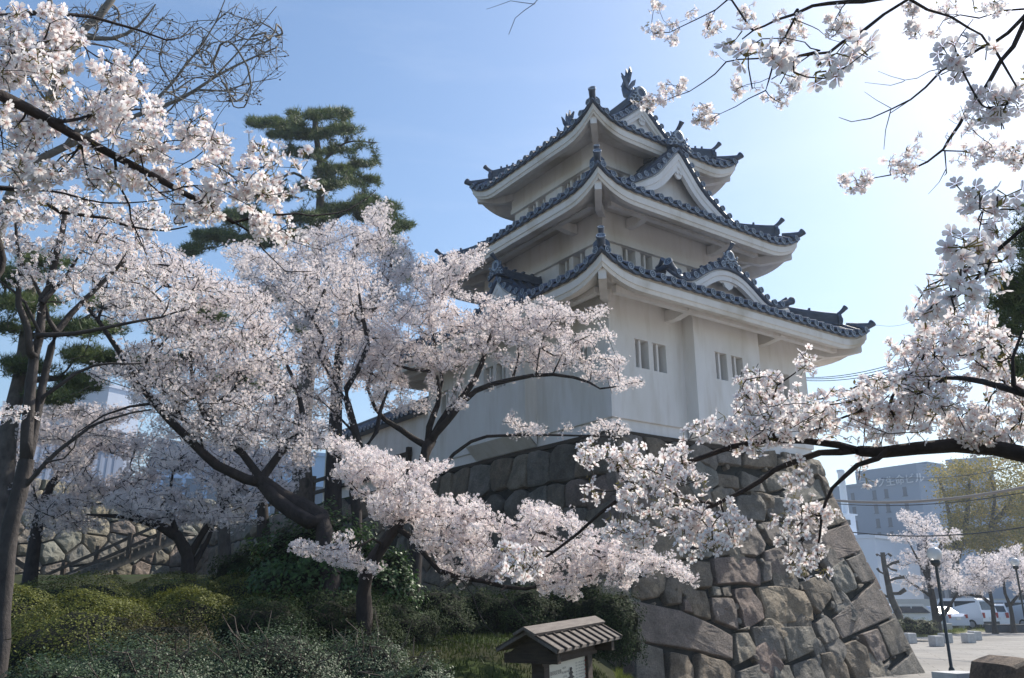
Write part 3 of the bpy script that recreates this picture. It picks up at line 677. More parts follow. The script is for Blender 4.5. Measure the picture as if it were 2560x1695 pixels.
TR = [  # outlines of the large stones of the near face, read from the photograph
[(285,1125),(560,1185),(700,1245),(868,1335),(868,1470),(640,1410),(370,1365),(300,1365)],
[(302,1374),(375,1374),(470,1402),(492,1700),(320,1700)],
[(487,1420),(600,1440),(638,1500),(645,1700),(502,1700)],[(650,1428),(810,1470),(878,1522),(882,1700),(657,1700)],
[(590,1065),(700,1080),(722,1170),(735,1242),(640,1215),(585,1130)],[(727,1115),(850,1118),(885,1180),(900,1300),(760,1245),(737,1180)],
[(862,1062),(960,1055),(1020,1150),(1038,1240),(935,1300),(895,1180),(865,1110)],[(1002,1052),(1100,1045),(1260,1080),(1308,1190),(1315,1250),(1050,1275),(1038,1180)],
[(873,1312),(940,1310),(990,1400),(988,1440),(880,1500),(870,1380)],[(960,1278),(1080,1272),(1140,1370),(1168,1472),(1000,1450),(990,1380)],
[(1120,1280),(1300,1278),(1360,1400),(1180,1482),(1160,1420),(1125,1330)],[(1317,1260),(1380,1212),(1430,1260),(1465,1340),(1375,1385),(1332,1320)],
[(1415,1238),(1540,1130),(1660,1022),(1720,1130),(1768,1222),(1480,1350)],[(1215,1032),(1370,980),(1400,1040),(1412,1120),(1350,1210),(1290,1150),(1275,1080)],
[(1385,1010),(1425,1030),(1478,1150),(1440,1165),(1402,1080)],[(1400,950),(1480,900),(1530,970),(1560,1070),(1470,1105),(1430,1040)],
[(1495,900),(1590,860),(1668,1018),(1590,1035),(1540,970)],[(1200,812),(1370,742),(1510,697),(1590,852),(1420,918),(1330,880),(1240,850)],
[(1035,852),(1130,820),(1200,830),(1240,898),(1160,930),(1155,1010),(1075,1000),(1045,920)],[(1163,932),(1260,905),(1300,990),(1200,1015),(1165,1010)],
[(1020,915),(1062,912),(1078,1020),(1030,1030)],[(740,892),(890,882),(1000,890),(1025,960),(1025,1048),(900,1035),(760,1045),(742,960)],
[(560,902),(730,912),(740,1000),(733,1065),(640,1060),(570,990)],[(862,682),(900,652),(1000,710),(1055,810),(1038,860),(990,888),(890,880),(864,780)],
[(1012,690),(1120,682),(1163,800),(1090,820),(1052,780)],[(852,618),(890,537),(1008,540),(1038,600),(1043,690),(960,680)],
[(1022,540),(1120,537),(1150,620),(1080,680),(1052,640)],[(1127,522),(1250,470),(1350,442),(1390,550),(1200,608),(1152,580)],
[(1160,640),(1270,602),(1330,700),(1200,800),(1172,760)],[(1340,572),(1430,550),(1503,690),(1400,720),(1352,650)],
[(895,402),(1010,440),(1058,520),(930,520),(900,480)],[(1022,420),(1150,402),(1238,430),(1130,510),(1067,522)],
[(712,402),(890,440),(893,510),(780,490)],[(600,452),(740,472),(773,550),(640,560),(612,520)],[(780,502),(850,502),(886,535),(850,600),(792,570)],
[(917,302),(1100,282),(1128,380),(1000,385),(920,370)],[(760,292),(912,300),(912,372),(770,360)],[(1132,292),(1250,312),(1290,400),(1150,385)],[(1265,320),(1340,340),(1385,432),(1300,420)],
[(1320,408),(1378,430),(1430,548),(1392,545),(1352,440)],[(1680,1272),(1773,1227),(1870,1408),(1760,1450),(1720,1370)],
[(1570,1320),(1668,1287),(1718,1380),(1753,1450),(1680,1500),(1640,1430)],[(1440,1392),(1540,1352),(1590,1390),(1640,1480),(1690,1590),(1560,1590),(1500,1480)],
[(1700,1568),(1880,1414),(1960,1552),(2040,1700),(1750,1720)],[(1342,1430),(1438,1412),(1500,1500),(1545,1640),(1400,1640),(1362,1500)],
[(1200,1492),(1335,1442),(1370,1540),(1385,1700),(1230,1700)],[(1080,1500),(1180,1492),(1210,1568),(1222,1700),(1100,1700)],[(880,1532),(1040,1475),(1078,1550),(1092,1700),(887,1700)],
[(462,1090),(480,992),(560,1000),(578,1080),(575,1150),(485,1160)],[(292,1010),(440,985),(453,1110),(350,1128),(285,1110)],[(560,832),(760,860),(738,888),(562,898)],[(770,742),(850,742),(873,870),(782,888)],
[(100,1010),(280,1005),(280,1110),(110,1108)],
[(880,1300),(960,1272),(950,1300)],[(790,1060),(850,1045),(855,1110),(800,1110)],[(740,1050),(785,1055),(795,1108),(745,1108)],[(575,1125),(600,1130),(632,1205),(585,1190)],
[(1555,1040),(1600,1040),(1560,1075)],[(1405,1135),(1450,1140),(1430,1180),(1408,1170)],[(1700,1510),(1755,1460),(1760,1480),(1700,1540)],[(1560,1600),(1700,1600),(1745,1720),(1570,1720)],[(1400,1655),(1550,1650),(1560,1720),(1400,1720)],
]
nb = MB(); traced = []
for k, pl in enumerate(TR):
    q = [Z4(*p) for p in pl]; traced.append(q)
    big = k in (0, 12, 17, 27, 40, 1, 43, 16, 29)
    tone = {6:.55, 7:.85, 19:.85, 0:.48, 12:.62, 17:.5, 27:.72}.get(k, random.Random(k*7).uniform(.1,.8))
    add_stone(nb, q, fnR, +.022 if big else .040, tone, shrink=.978, seed=k+1, rough=.014 if big else .034, flat=big, fine=True)
XR = lambda z: W1A + BAT(z); XL = lambda z: -(W1A + BATL(z))
stone_field(nb, fnR, -4.6, 5.2, -.3, 5.16, .72, .52, skip=traced, seed=3, mask=lambda x, z: XL(z)+.2 < x < XR(z)-.15)
# small wedging stones
rr = random.Random(5)
for k in range(260):
    z = rr.uniform(.1, 5.0); x = rr.uniform(XL(z)+.2, XR(z)-.2)
    if any(inside((x, z), t) for t in traced): continue
    s_ = rr.uniform(.04,.11); add_stone(nb, [(x+s_*rr.uniform(.7,1.3)*cos(a), z+s_*rr.uniform(.6,1.0)*sin(a)) for a in np.linspace(0, 5.4, 6)], fnR, .03, rr.random(), shrink=.95, seed=k+400, rough=.02)
bo = nb.build('near_stone_face', M['stone'], base)
# left face, runs on as the long embankment wall
lb = MB(); YN = lambda z: W1B + BAT(z)
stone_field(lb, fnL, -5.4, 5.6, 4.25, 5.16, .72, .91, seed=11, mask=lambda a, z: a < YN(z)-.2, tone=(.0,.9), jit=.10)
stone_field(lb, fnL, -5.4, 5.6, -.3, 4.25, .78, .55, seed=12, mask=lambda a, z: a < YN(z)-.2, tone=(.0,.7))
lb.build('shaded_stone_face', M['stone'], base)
# quoins at the two visible corners
cb = MB(); cn = MB(); rq = random.Random(3); z = -.3; k = 0
while z < 5.1:
    h = rq.uniform(.5,.72); z1 = min(5.18, z+h); la = (.9,.35) if k % 2 else (.4,.8)
    for (fn, sgn, edge, l) in ((fnL, 1, lambda z_: W1B+BAT(z_), la[1]),):
        add_stone(cn, [(edge(z)-l, z), (edge(z)+.0, z), (edge(z1)+.0, z1), (edge(z1)-l, z1)], fn, .02, rq.uniform(.3,.7), shrink=.975, seed=700+k, rough=.014, flat=True)
    add_stone(cb, [(W1B*-1-BAT(z), z), (W1B*-1-BAT(z)+la[0], z), (W1B*-1-BAT(z1)+la[0], z1), (W1B*-1-BAT(z1), z1)], fnE, .02, rq.uniform(.3,.7), shrink=.975, seed=800+k, rough=.014, flat=True)
    z = z1; k += 1
cn.build('near_corner_stones', M['stone'], base)
stone_field(cb, fnE, -4.8, 5.2, -.3, 5.16, .7, .52, seed=31, mask=lambda x, z: -4.2-BAT(z)+.6 < x)
cb.build('far_corner_face', M['stone'], base)
# dark core behind the stones and a flat top
gb = MB(); ins = .10
def ringz(z, e=ins): return [(-(W1A+BATL(z))+e, -(W1B+BAT(z))+e, z), (W1A+BAT(z)-e, -(W1B+BAT(z))+e, z), (W1A+BAT(z)-e, W1B+BAT(z)-e, z), (-(W1A+BATL(z))+e, W1B+BAT(z)-e, z)]
gb.add(ringz(-.3)+ringz(5.15), [(0,1,5,4),(1,2,6,5),(2,3,7,6),(3,0,4,7),(4,5,6,7)]); gb.build('stone_core', M['gap'], base)
sb = MB()
for side, H, D in ((0,W1A,W1B),(1,W1B,W1A),(2,W1A,W1B),(3,W1B,W1A)):
    sb.obox(S(side,0,D-.06,5.19), [TAN[side], NRM[side], (0,0,1)], (H-.0 if side in (0,2) else H-.13, .08, .05))
M['wood'] = mat('dark_wood', (.035,.026,.02), (.07,.052,.04), 6, .8, .3, 40, stretch=(1,1,6))
sb.build('sill_beam', M['wood'], base)
# ground
gm = mat('paving', (.25,.235,.22), (.31,.295,.275), 1.1, .85, .15, 40, c3=(.20,.19,.18), spec=.2)
_nt = gm.node_tree; _p = _nt.nodes['Principled BSDF']; _src = _p.inputs['Base Color'].links[0].from_socket
_tc = node(_nt, 'ShaderNodeTexCoord'); _br = node(_nt, 'ShaderNodeTexBrick', Scale=1.0); _br.inputs['Mortar Size'].default_value = .012; _br.inputs['Brick Width'].default_value = 1.2; _br.inputs['Row Height'].default_value = .6
_br.inputs['Color1'].default_value = (1,1,1,1); _br.inputs['Color2'].default_value = (.86,.86,.85,1); _br.inputs['Mortar'].default_value = (.5,.49,.47,1)
_mp = node(_nt, 'ShaderNodeMapping'); _mp.inputs['Rotation'].default_value = (0,0,.35); _nt.links.new(_tc.outputs['Object'], _mp.inputs[0]); _nt.links.new(_mp.outputs[0], _br.inputs['Vector'])
_mu = node(_nt, 'ShaderNodeMixRGB', blend_type='MULTIPLY'); _mu.inputs[0].default_value = 1; _nt.links.new(_src, _mu.inputs[1]); _nt.links.new(_br.outputs[0], _mu.inputs[2]); _nt.links.new(_mu.outputs[0], _p.inputs['Base Color'])
M['grass_soil'] = mat('soil_grass', (.02,.03,.012), (.06,.075,.022), 3, .95, .6, 30, c3=(.10,.10,.03))
g = MB(); g.add([(-400,-60,0),(600,-60,0),(600,700,0),(-400,700,0)], [(0,1,2,3)]); tag(g.build('plaza_ground', gm), kind='structure')
# ================================================================== terrain
def sstep(a, b, x): t = min(1, max(0, (x-a)/(b-a))); return t*t*(3-2*t)
def tl(x, y): d = np.array((x, y))-TC; return d@RV, d@LV
def bank(x, y):
    """height of the planted bank left of the stone base"""
    edge = 1.75+.10*max(0, y-4)                              # right-hand foot of the bank
    a = 1-sstep(edge-2.6, edge, x); b = sstep(3.2, 9.5, y)
    h = .02+ 1.15*a*b + .05*noise.noise(Vector((x*.5, y*.5, 0)))*a
    return h + 1.5*sstep(14, 34, y)*a
EMB = 5.12
def H(x, y):
    lx, ly = tl(x, y)
    if lx > -W1A-.35 and 4.0 < ly < 60 and lx < 3.2: return EMB
    return bank(x, y) if x < 1.75+.10*max(0, y-4) else 0.0
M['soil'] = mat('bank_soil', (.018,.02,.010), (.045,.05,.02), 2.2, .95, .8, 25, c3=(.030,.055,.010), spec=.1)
M['gravel'] = mat('gravel', (.20,.19,.17), (.30,.285,.26), 6, .9, .3, 60)
def terrain():
    xs = np.concatenate([np.linspace(-80,-20,20)[:-1], np.linspace(-20,4.5,90)]); ys = np.concatenate([np.linspace(-8,30,130), np.linspace(31,90,25)])
    V = [(x, y, bank(x, y) if x < 1.75+.10*max(0, y-4) else -.06) for y in ys for x in xs]; nx = len(xs)
    F = [(j*nx+i, j*nx+i+1, (j+1)*nx+i+1, (j+1)*nx+i) for j in range(len(ys)-1) for i in range(nx-1)]
    me = bpy.data.meshes.new('grassy_bank'); me.from_pydata(V, [], F); me.materials.append(M['soil']); me.polygons.foreach_set('use_smooth', [True]*len(F))
    tag(link('earth_bank', me), kind='structure')
terrain()
# embankment top behind the tower (structure) and its retaining wall (thing)
eb = MB(); 
def tq(x, y, z): return tloc(x, y, z)
eb.add([tq(-3.6,4.0,EMB), tq(3.2,4.0,EMB), tq(3.2,60,EMB), tq(-3.6,60,EMB), tq(-3.6,4.0,0), tq(3.2,4.0,0), tq(3.2,60,0), tq(-3.6,60,0)], [(0,1,2,3),(0,4,5,1),(1,5,6,2),(3,7,4,0)])
tag(eb.build('embankment_top', M['soil']), kind='structure')
ew = empty('stone_embankment_wall', tloc(-3.6, 5.2, 0), TROT, label='long dark stone retaining wall running left from the tower base to the steps', cat='stone wall')
em_ = MB(); fnW = lambda a, z, h: (-(W1A + BATL(z)) - h*.987 + 3.6, -a - 5.2, z + h*.163)
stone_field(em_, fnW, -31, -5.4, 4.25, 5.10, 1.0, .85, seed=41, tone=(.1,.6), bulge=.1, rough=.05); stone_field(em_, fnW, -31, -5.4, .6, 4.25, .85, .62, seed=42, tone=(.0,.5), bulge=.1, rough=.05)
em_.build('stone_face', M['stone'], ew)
ec = MB(); ec.add([(-.02,0,5.05),(-.02,26.2,5.05),(-.75,26.2,0),(-.75,0,0)], [(0,1,2,3)]); ec.build('wall_core', M['gap'], ew)
# ================================================================== vegetation helpers
M['bark'] = mat('cherry_bark', (.022,.018,.018), (.05,.04,.038), 14, .85, .5, 60, stretch=(1,1,.5))
M['bark_left'] = mat('left_bark', (.04,.035,.034), (.09,.078,.074), 10, .85, .5, 50, stretch=(1,1,.6))
M['bark_bare'] = mat('bare_bark', (.12,.11,.10), (.20,.185,.17), 10, .85, .4, 50)  # paler than the other barks: sun on the twigs put into the colour
M['bark_pale'] = mat('grey_bark', (.07,.062,.058), (.14,.125,.115), 10, .85, .5, 50, stretch=(1,1,.6), c3=(.04,.036,.034))
M['petal'] = leafmat('petal', (.89,.855,.865), (.95,.935,.93), .46, .6, core=(.55,.26,.22), spec=.1)
M['petal_far'] = leafmat('petal_far', (.86,.82,.84), (.94,.92,.925), .45, .7, core=(.5,.3,.26), spec=.05)
M['bud'] = leafmat('bud_leaf', (.14,.10,.045), (.27,.25,.08), .3)
M['needle'] = leafmat('pine_needle', (.045,.078,.032), (.16,.20,.075), .28, .5)
M['leaf_dark'] = leafmat('dark_leaf', (.012,.026,.008), (.035,.058,.016), .22, .7, spec=.15)
M['leaf_hedge'] = leafmat('hedge_leaf', (.045,.06,.010), (.18,.19,.035), .3, .55)
M['leaf_gold'] = leafmat('gold_leaf', (.15,.15,.035), (.40,.31,.09), .4, .6)
M['twig'] = mat('twig', (.05,.04,.035), (.11,.09,.08), 20, .9)

def petal_tpl(kind):
    V = []; F = []; C_ = []
    if kind == 'near':
        pv = [(.07,0,0),(.48,.30,.10),(.50,0,.04),(.48,-.30,.10),(.80,.33,.20),(.97,.14,.26),(.88,0,.20),(.97,-.14,.26),(.80,-.33,.20)]
        pf = [(0,2,1),(0,3,2),(1,2,4),(2,6,4),(4,6,5),(2,3,8),(2,8,6),(6,8,7)]; pc = [.85,.0,.10,.0,0,0,0,0,0]
    elif kind == 'mid':
        pv = [(.04,0,0),(.62,.33,.12),(.95,.0,.2),(.62,-.33,.12)]; pf = [(0,3,1),(1,3,2)]; pc = [.75,0,0,0]
    else:
        pv = [(.0,0,0),(.85,.36,.15),(.85,-.36,.15)]; pf = [(0,2,1)]; pc = [.5,0,0]
    for k in range(5):
        a = 2*pi*k/5; b = len(V)
        V += [(x*cos(a)-y*sin(a), x*sin(a)+y*cos(a), z) for x, y, z in pv]; F += [tuple(i+b for i in f) for f in pf]; C_ += pc
    if kind == 'near':                                     # stamens
        for k in range(6):
            a = 2*pi*k/6+.3; b = len(V); V += [(.02*cos(a+1.5),.02*sin(a+1.5),0),(.02*cos(a-1.5),.02*sin(a-1.5),0),(.28*cos(a),.28*sin(a),.26)]; F.append((b,b+1,b+2)); C_ += [1,1,.55]
    return np.array(V), np.array(F), np.array(C_)
TPL = {k: petal_tpl(k) for k in ('near','mid','far')}
def leaf_tpl():
    return np.array([(0,0,0),(.5,.26,.08),(1,0,0),(.5,-.26,.08)]), np.array([(0,3,1),(1,3,2)]), np.zeros(4)
TPL['leaf'] = leaf_tpl()
def unit(v): return v/(np.linalg.norm(v, axis=-1, keepdims=True)+1e-9)
def inst(tpl, pos, nrm, scale, tone):
    """copies of a template placed with their z axis along nrm and a random spin -> V, F, tone, core"""
    tv, tf, tc = TPL[tpl]; k = len(pos); nrm = unit(nrm); r = unit(RNG.normal(size=(k,3)))
    u = unit(np.cross(nrm, r)); w = np.cross(nrm, u); Mx = np.stack([u, w, nrm], 2)           # columns
    V = np.einsum('kij,nj->kni', Mx, tv)*np.asarray(scale)[:,None,None] + pos[:,None,:]
    F = tf[None] + (np.arange(k)*len(tv))[:,None,None]
    return V.reshape(-1,3), F.reshape(-1,3), np.repeat(tone, len(tv)), np.tile(tc, k)

class Skel:
    """branch skeleton: traced limbs plus twigs that grow towards given points"""
    def __init__(s): s.P = []; s.D = []; s.par = []; s.r = []; s.chains = []; s.tips = []
    def node(s, p, d, par, r=0): s.P.append(p); s.D.append(d); s.par.append(par); s.r.append(r); return len(s.P)-1
    def limb(s, pts, r0, r1, par=-1, wob=.012, step=.15):
        pts = [np.array(p, float) for p in pts]
        step = max(step, .9*max(r0, r1)); wob = wob*(.35 if max(r0, r1) > .03 else 1)
        # Catmull-Rom
        C_ = [2*pts[0]-pts[1]] + pts + [2*pts[-1]-pts[-2]]; out = []
        for i in range(1, len(C_)-2):
            a, b, c, d = C_[i-1:i+3]; n = max(1, int(np.linalg.norm(c-b)/step))
            for k in range(n):
                t = k/n; out.append(.5*((2*b)+(-a+c)*t+(2*a-5*b+4*c-d)*t*t+(-a+3*b-3*c+d)*t**3))
        out.append(pts[-1]); out = np.array(out); n = len(out)
        if par is None and s.P: par = int(np.argmin(((np.array(s.P)-out[0])**2).sum(1)))
        elif par is None: par = -1
        ch = [] if par < 0 else [par]
        for i in range(n):
            d = unit(out[min(i+1,n-1)]-out[max(i-1,0)]); r = r0+(r1-r0)*i/(n-1)
            q = out[i] + RNG.normal(size=3)*wob*min(1, r*8+.2)
            par = s.node(q, d, par, r); ch.append(par)
        s.chains.append(ch); return ch
    def grow(s, A, step=.16, curl=.5, up=.0, wob=.015, tipmark=True, maxlen=None, al=.55):
        A = np.asarray(A, float); P = np.array(s.P); 
        d0 = np.array([((P-a)**2).sum(1).min() for a in A]); order = np.argsort(d0)
        cap = len(P)+len(A)*60; PP = np.zeros((cap,3)); DD = np.zeros((cap,3)); n = len(P); PP[:n] = P; DD[:n] = np.array(s.D)
        for i in order:
            a = A[i]; v = a-PP[:n]; L_ = np.sqrt((v**2).sum(1))+1e-9; c = (v*DD[:n]).sum(1)/L_
            j = int(np.argmin(L_*(.8+al-al*c))); L0 = L_[j]
            if L0 < .02: continue
            if maxlen and L0 > maxlen: continue
            m = max(2, int(L0/step)+1); t0 = DD[j]*L0*curl + np.array((0,0,up*L0)); t1 = unit(a-PP[j])*L0*.8+np.array((0,0,up*L0*.5)); ch = [j]; par = j
            m = min(m, 50)
            for k in range(1, m+1):
                t = k/m; q = PP[j]*(2*t**3-3*t*t+1)+t0*(t**3-2*t*t+t)+a*(-2*t**3+3*t*t)+t1*(t**3-t*t)
                if k < m: q = q + RNG.normal(size=3)*wob*min(1, L0)
                d = unit(q-PP[par]); 
                if n >= cap: break
                PP[n] = q; DD[n] = d; s.P.append(q); s.D.append(d); s.par.append(par); s.r.append(0); par = n; ch.append(n); n += 1
            s.chains.append(ch)
            if tipmark: s.tips.append(ch)
    def radii(s, leaf, ex=.42):
        cnt = np.zeros(len(s.P)); par = s.par; has = np.zeros(len(s.P), bool)
        for p in par:
            if p >= 0: has[p] = True
        cnt[~has] = 1
        for i in range(len(par)-1, -1, -1):
            if par[i] >= 0: cnt[par[i]] += cnt[i]
        # chains count every node once: normalise
        R = leaf*np.maximum(cnt, 1)**ex
        R = np.where(np.array(s.r) > 0, np.array(s.r), R); return R
    def mesh(s, name, material, parent, leaf=.004, rmax=.03, ex=.42):
        R = s.radii(leaf, ex); V = []; F = []; b = 0; P = np.array(s.P)
        for ch in s.chains:
            if len(ch) < 2: continue
            pts = P[ch]; rr = R[ch].copy(); grown = s.r[ch[-1]] == 0
            if grown: rr = np.minimum(rr, rmax); rr[0] = rr[1]
            n = 4 if rr.max() < .012 else (6 if rr.max() < .05 else 9)
            T = unit(np.vstack([pts[1:]-pts[:-1], pts[-1:]-pts[-2:-1]])); ref = np.array((.3,.2,.93)) ; U = unit(np.cross(T, ref)); W = np.cross(T, U)
            an = 2*pi*np.arange(n)/n
            ring = pts[:,None,:] + rr[:,None,None]*(np.cos(an)[None,:,None]*U[:,None,:]+np.sin(an)[None,:,None]*W[:,None,:])
            m = len(pts); V.append(ring.reshape(-1,3)); i = np.arange(m-1)[:,None]*n; k = np.arange(n)[None]; k2 = (k+1) % n
            F.append(np.stack([i+k, i+k2, i+n+k2, i+n+k], 2).reshape(-1,4)+b); b += m*n
        V = np.vstack(V); F = np.vstack(F); return link(name, raw_mesh(name, V, F, material, tone=np.full(len(V), .5), smooth=True), parent)

def blobs(E, n, d, thick):
    """random points in ellipses (x, y, rx, ry[, weight[, distance]]) of the reading grid"""
    W = np.array([(e[2]*e[3])*(e[4] if len(e) > 4 else 1) for e in E], float); W /= W.sum(); out = []
    for i in RNG.choice(len(E), n, p=W):
        e = E[i]; a = RNG.uniform(0, 2*pi); q = sqrt(RNG.uniform()); dd = (e[5] if len(e) > 5 else d)+RNG.normal()*thick
        out.append(at(e[0]+e[2]*q*cos(a), e[1]+e[3]*q*sin(a), max(dd, .8)))
    return np.array(out)
def blossom_points(sk, back, cs, cr, nf, jit=1.0):
    """cluster centres along the outer ends of the twigs, then flowers round each centre"""
    C_ = []
    for ch in sk.tips:
        P = np.array([sk.P[i] for i in ch]); L_ = np.r_[0, np.cumsum(np.linalg.norm(np.diff(P, axis=0), axis=1))]; tot = L_[-1]
        b = min(back*RNG.uniform(.5,1.2), tot); s_ = np.arange(tot-b, tot+1e-6, cs)
        if len(s_) == 0: s_ = np.array([tot])
        C_.append(np.stack([np.interp(s_, L_, P[:,k]) for k in range(3)], 1))
    C_ = np.vstack(C_) + RNG.normal(size=(sum(len(c) for c in C_),3))*cs*.25*jit
    n = np.maximum(1, RNG.poisson(nf, len(C_))); idx = np.repeat(np.arange(len(C_)), n); dirs = unit(RNG.normal(size=(len(idx),3)))
    rad = cr*RNG.uniform(.45, 1.0, len(idx)); return C_, idx, dirs, C_[idx]+dirs*rad[:,None], rad
def blossoms(name, sk, parent, kind, size, back, cs, cr, nf, material=None, droop=.15, stalk=False, buds=.0, tone=(0,1)):
    C_, idx, dirs, P, rad = blossom_points(sk, back, cs, cr, nf); k = len(P)
    nrm = unit(dirs + RNG.normal(size=(k,3))*.45 + np.array((0,0,-droop)))
    ct = RNG.uniform(size=len(C_)); tn = np.clip(ct[idx]*.5+RNG.uniform(size=k)*.5, 0, 1)*(tone[1]-tone[0])+tone[0]
    V, F, T, Co = inst(kind, P, nrm, size*RNG.uniform(.8,1.15,k), tn)
    o = link(name, raw_mesh(name, V, F, material or M['petal'], tone=T, core=Co), parent)
    if stalk:                                              # pedicels from cluster centre to flower
        a = C_[idx]; b = P - nrm*.002; w = unit(np.cross(b-a, RNG.normal(size=(k,3))))*.0009
        w2 = unit(np.cross(b-a, w))*.0009
        V = np.stack([a-w, a+w, b+w*1.6, b-w*1.6, a-w2, a+w2, b+w2*1.6, b-w2*1.6], 1).reshape(-1,3); F = (np.array([(0,1,2,3),(4,5,6,7)])[None]+(np.arange(k)*8)[:,None,None]).reshape(-1,4)
        tag(link('flower_stalk', raw_mesh('flower_stalk', V, F, M['bud'], tone=np.full(len(V), .6)), parent), kind='stuff')
    if buds > 0:                                           # young bronze leaves and bud scales among the flowers
        kb = int(k*buds); ii = RNG.integers(0, len(C_), kb); dr = unit(RNG.normal(size=(kb,3))+np.array((0,0,.5)))
        V, F, T, Co = inst('leaf', C_[ii]+dr*cr*.3, unit(RNG.normal(size=(kb,3))), size*RNG.uniform(.7,1.3,kb), RNG.uniform(size=kb))
        tag(link('bud_leaf', raw_mesh('bud_leaf', V, F, M['bud'], tone=T, core=Co), parent), kind='stuff')
    return o
def L2P(pts, d):
    """reading-grid polyline -> world points; d may run from one distance to another"""
    n = len(pts); dd = d if hasattr(d, '__len__') else (d, d)
    return [at(p[0], p[1], p[2] if len(p) > 2 else dd[0]+(dd[1]-dd[0])*i/max(1,n-1)) for i, p in enumerate(pts)]
def plain_scale(d): return 1.0811*d/FPX                   # metres per reading-grid pixel

def set_foot(sk):
    """carry the trunk down to the ground with a slight flare; returns the foot point"""
    p = sk.P[0]; g = H(p[0], p[1]); r = sk.r[0]; L_ = p[2]-g
    if L_ > .05:
        n = max(2, int(L_/.25)); d = sk.D[0]; ch = []; k0 = len(sk.P); lx = -d[0]/max(d[2],.5)*.4; ly = -d[1]/max(d[2],.5)*.4; L_ = min(L_, 12); last = 0
        for i in range(1, n+1):
            t = i/n; q = np.array((p[0]+lx*L_*t*(1-.5*t), p[1]+ly*L_*t*(1-.5*t), p[2]-(p[2]-g+.1)*t)); sk.node(q, d, -1, r*(1+.15*t+.5*t**8)); ch.append(len(sk.P)-1)
        sk.chains.append([0]+ch); f = sk.P[-1]; return np.array((f[0], f[1], H(f[0], f[1])))
    return np.array((p[0], p[1], g if abs(L_) < .3 else max(0, p[2])))
def cherry(label, limbs, E, n, d, thick, kind='mid', size=.019, back=.5, cs=.085, cr=.055, nf=6, leaf=.003, extra=None, bark='bark', group=None,
           stalk=False, buds=.15, material=None, step=.15, rmax=.03, wob=.015, up=0, tone=(0,1), foot=None, curl=.5):
    sk = Skel()
    for i, (pts, dd, r0, r1) in enumerate(limbs): sk.limb(L2P(pts, dd) if len(pts[0]) < 4 else [np.array(p[:3]) for p in pts], r0, r1, par=None if i else -1, step=step)
    p0 = set_foot(sk); root = empty('cherry_tree', (p0[0], p0[1], p0[2]), label=label, cat='cherry tree', group=group)
    for i in range(len(sk.P)): sk.P[i] = sk.P[i]-p0
    off = p0
    A = blobs(E, n, d, thick)-off; sk.grow(A, step=step, wob=wob, up=up, curl=curl)
    sk.mesh('trunk', M[bark], root, leaf=leaf, rmax=rmax)
    blossoms('blossom', sk, root, kind, size, back, cs, cr, nf, material=material or (M['petal'] if kind != 'far' else M['petal_far']), stalk=stalk, buds=buds, tone=tone)
    return root
# ================================================================== cherry trees
def world_limb(pts): return [tuple(p)+(0,) for p in pts]
# ---- near tree on the left: its trunk stands just outside the picture
T1 = [
 (world_limb([(-2.6,1.7,0),(-2.55,1.75,1.2),(-2.35,1.8,2.0),(-1.8,1.95,2.75),at(-60,205,2.25)]), 0, .13, .018),
 ([(-60,205),(0,223),(68,245),(125,279),(159,302),(211,332),(272,366),(340,400),(400,434),(457,462),(506,495),(540,512)], (2.25,2.6), .016, .007),
 ([(540,512),(649,496),(721,498),(778,496),(830,470),(872,442)], (2.6,2.8), .005, .0015), ([(540,513),(581,540),(612,581),(661,627),(720,628)], (2.6,2.7), .004, .0015),
 (world_limb([(-2.5,1.78,1.6),(-2.1,1.9,2.9),(-1.75,2.1,3.3),at(-60,60,2.5)]), 0, .05, .011),
 ([(-60,60),(0,42),(57,32),(151,30),(211,36),(264,53),(321,72),(385,91),(419,87),(444,64)], (2.5,2.7), .010, .002),
 ([(-60,200),(0,151),(57,111),(143,89),(226,106),(290,118)], (2.3,2.6), .008, .002), ([(151,283),(211,264),(302,255),(378,245)], (2.35,2.5), .005, .002),
 (world_limb([(-2.5,1.8,1.5),(-2.2,2.3,2.4),(-1.95,2.9,2.75),at(-50,430,3.4)]), 0, .05, .012),
 ([(-50,430),(0,434),(75,445),(140,487),(242,504),(302,525),(378,532),(434,525)], (3.4,3.5), .011, .003),
 ([(0,434),(80,438),(150,450),(240,470),(330,468),(400,455)], (3.4,3.2), .007, .002),
 ([(279,366),(321,343),(362,336),(408,345),(460,336)], (2.42,2.5), .005, .002), ([(378,415),(438,393),(510,378),(585,408)], (2.5,2.6), .005, .002),
 ([(457,462),(528,427),(604,408),(640,380),(660,350)], (2.55,2.7), .005, .002), ([(268,370),(272,423),(294,476),(302,510),(321,547),(340,589)], (2.42,2.5), .0045, .0015),
 ([(190,325),(195,380),(240,392),(302,390)], (2.4,2.4), .004, .0015)]
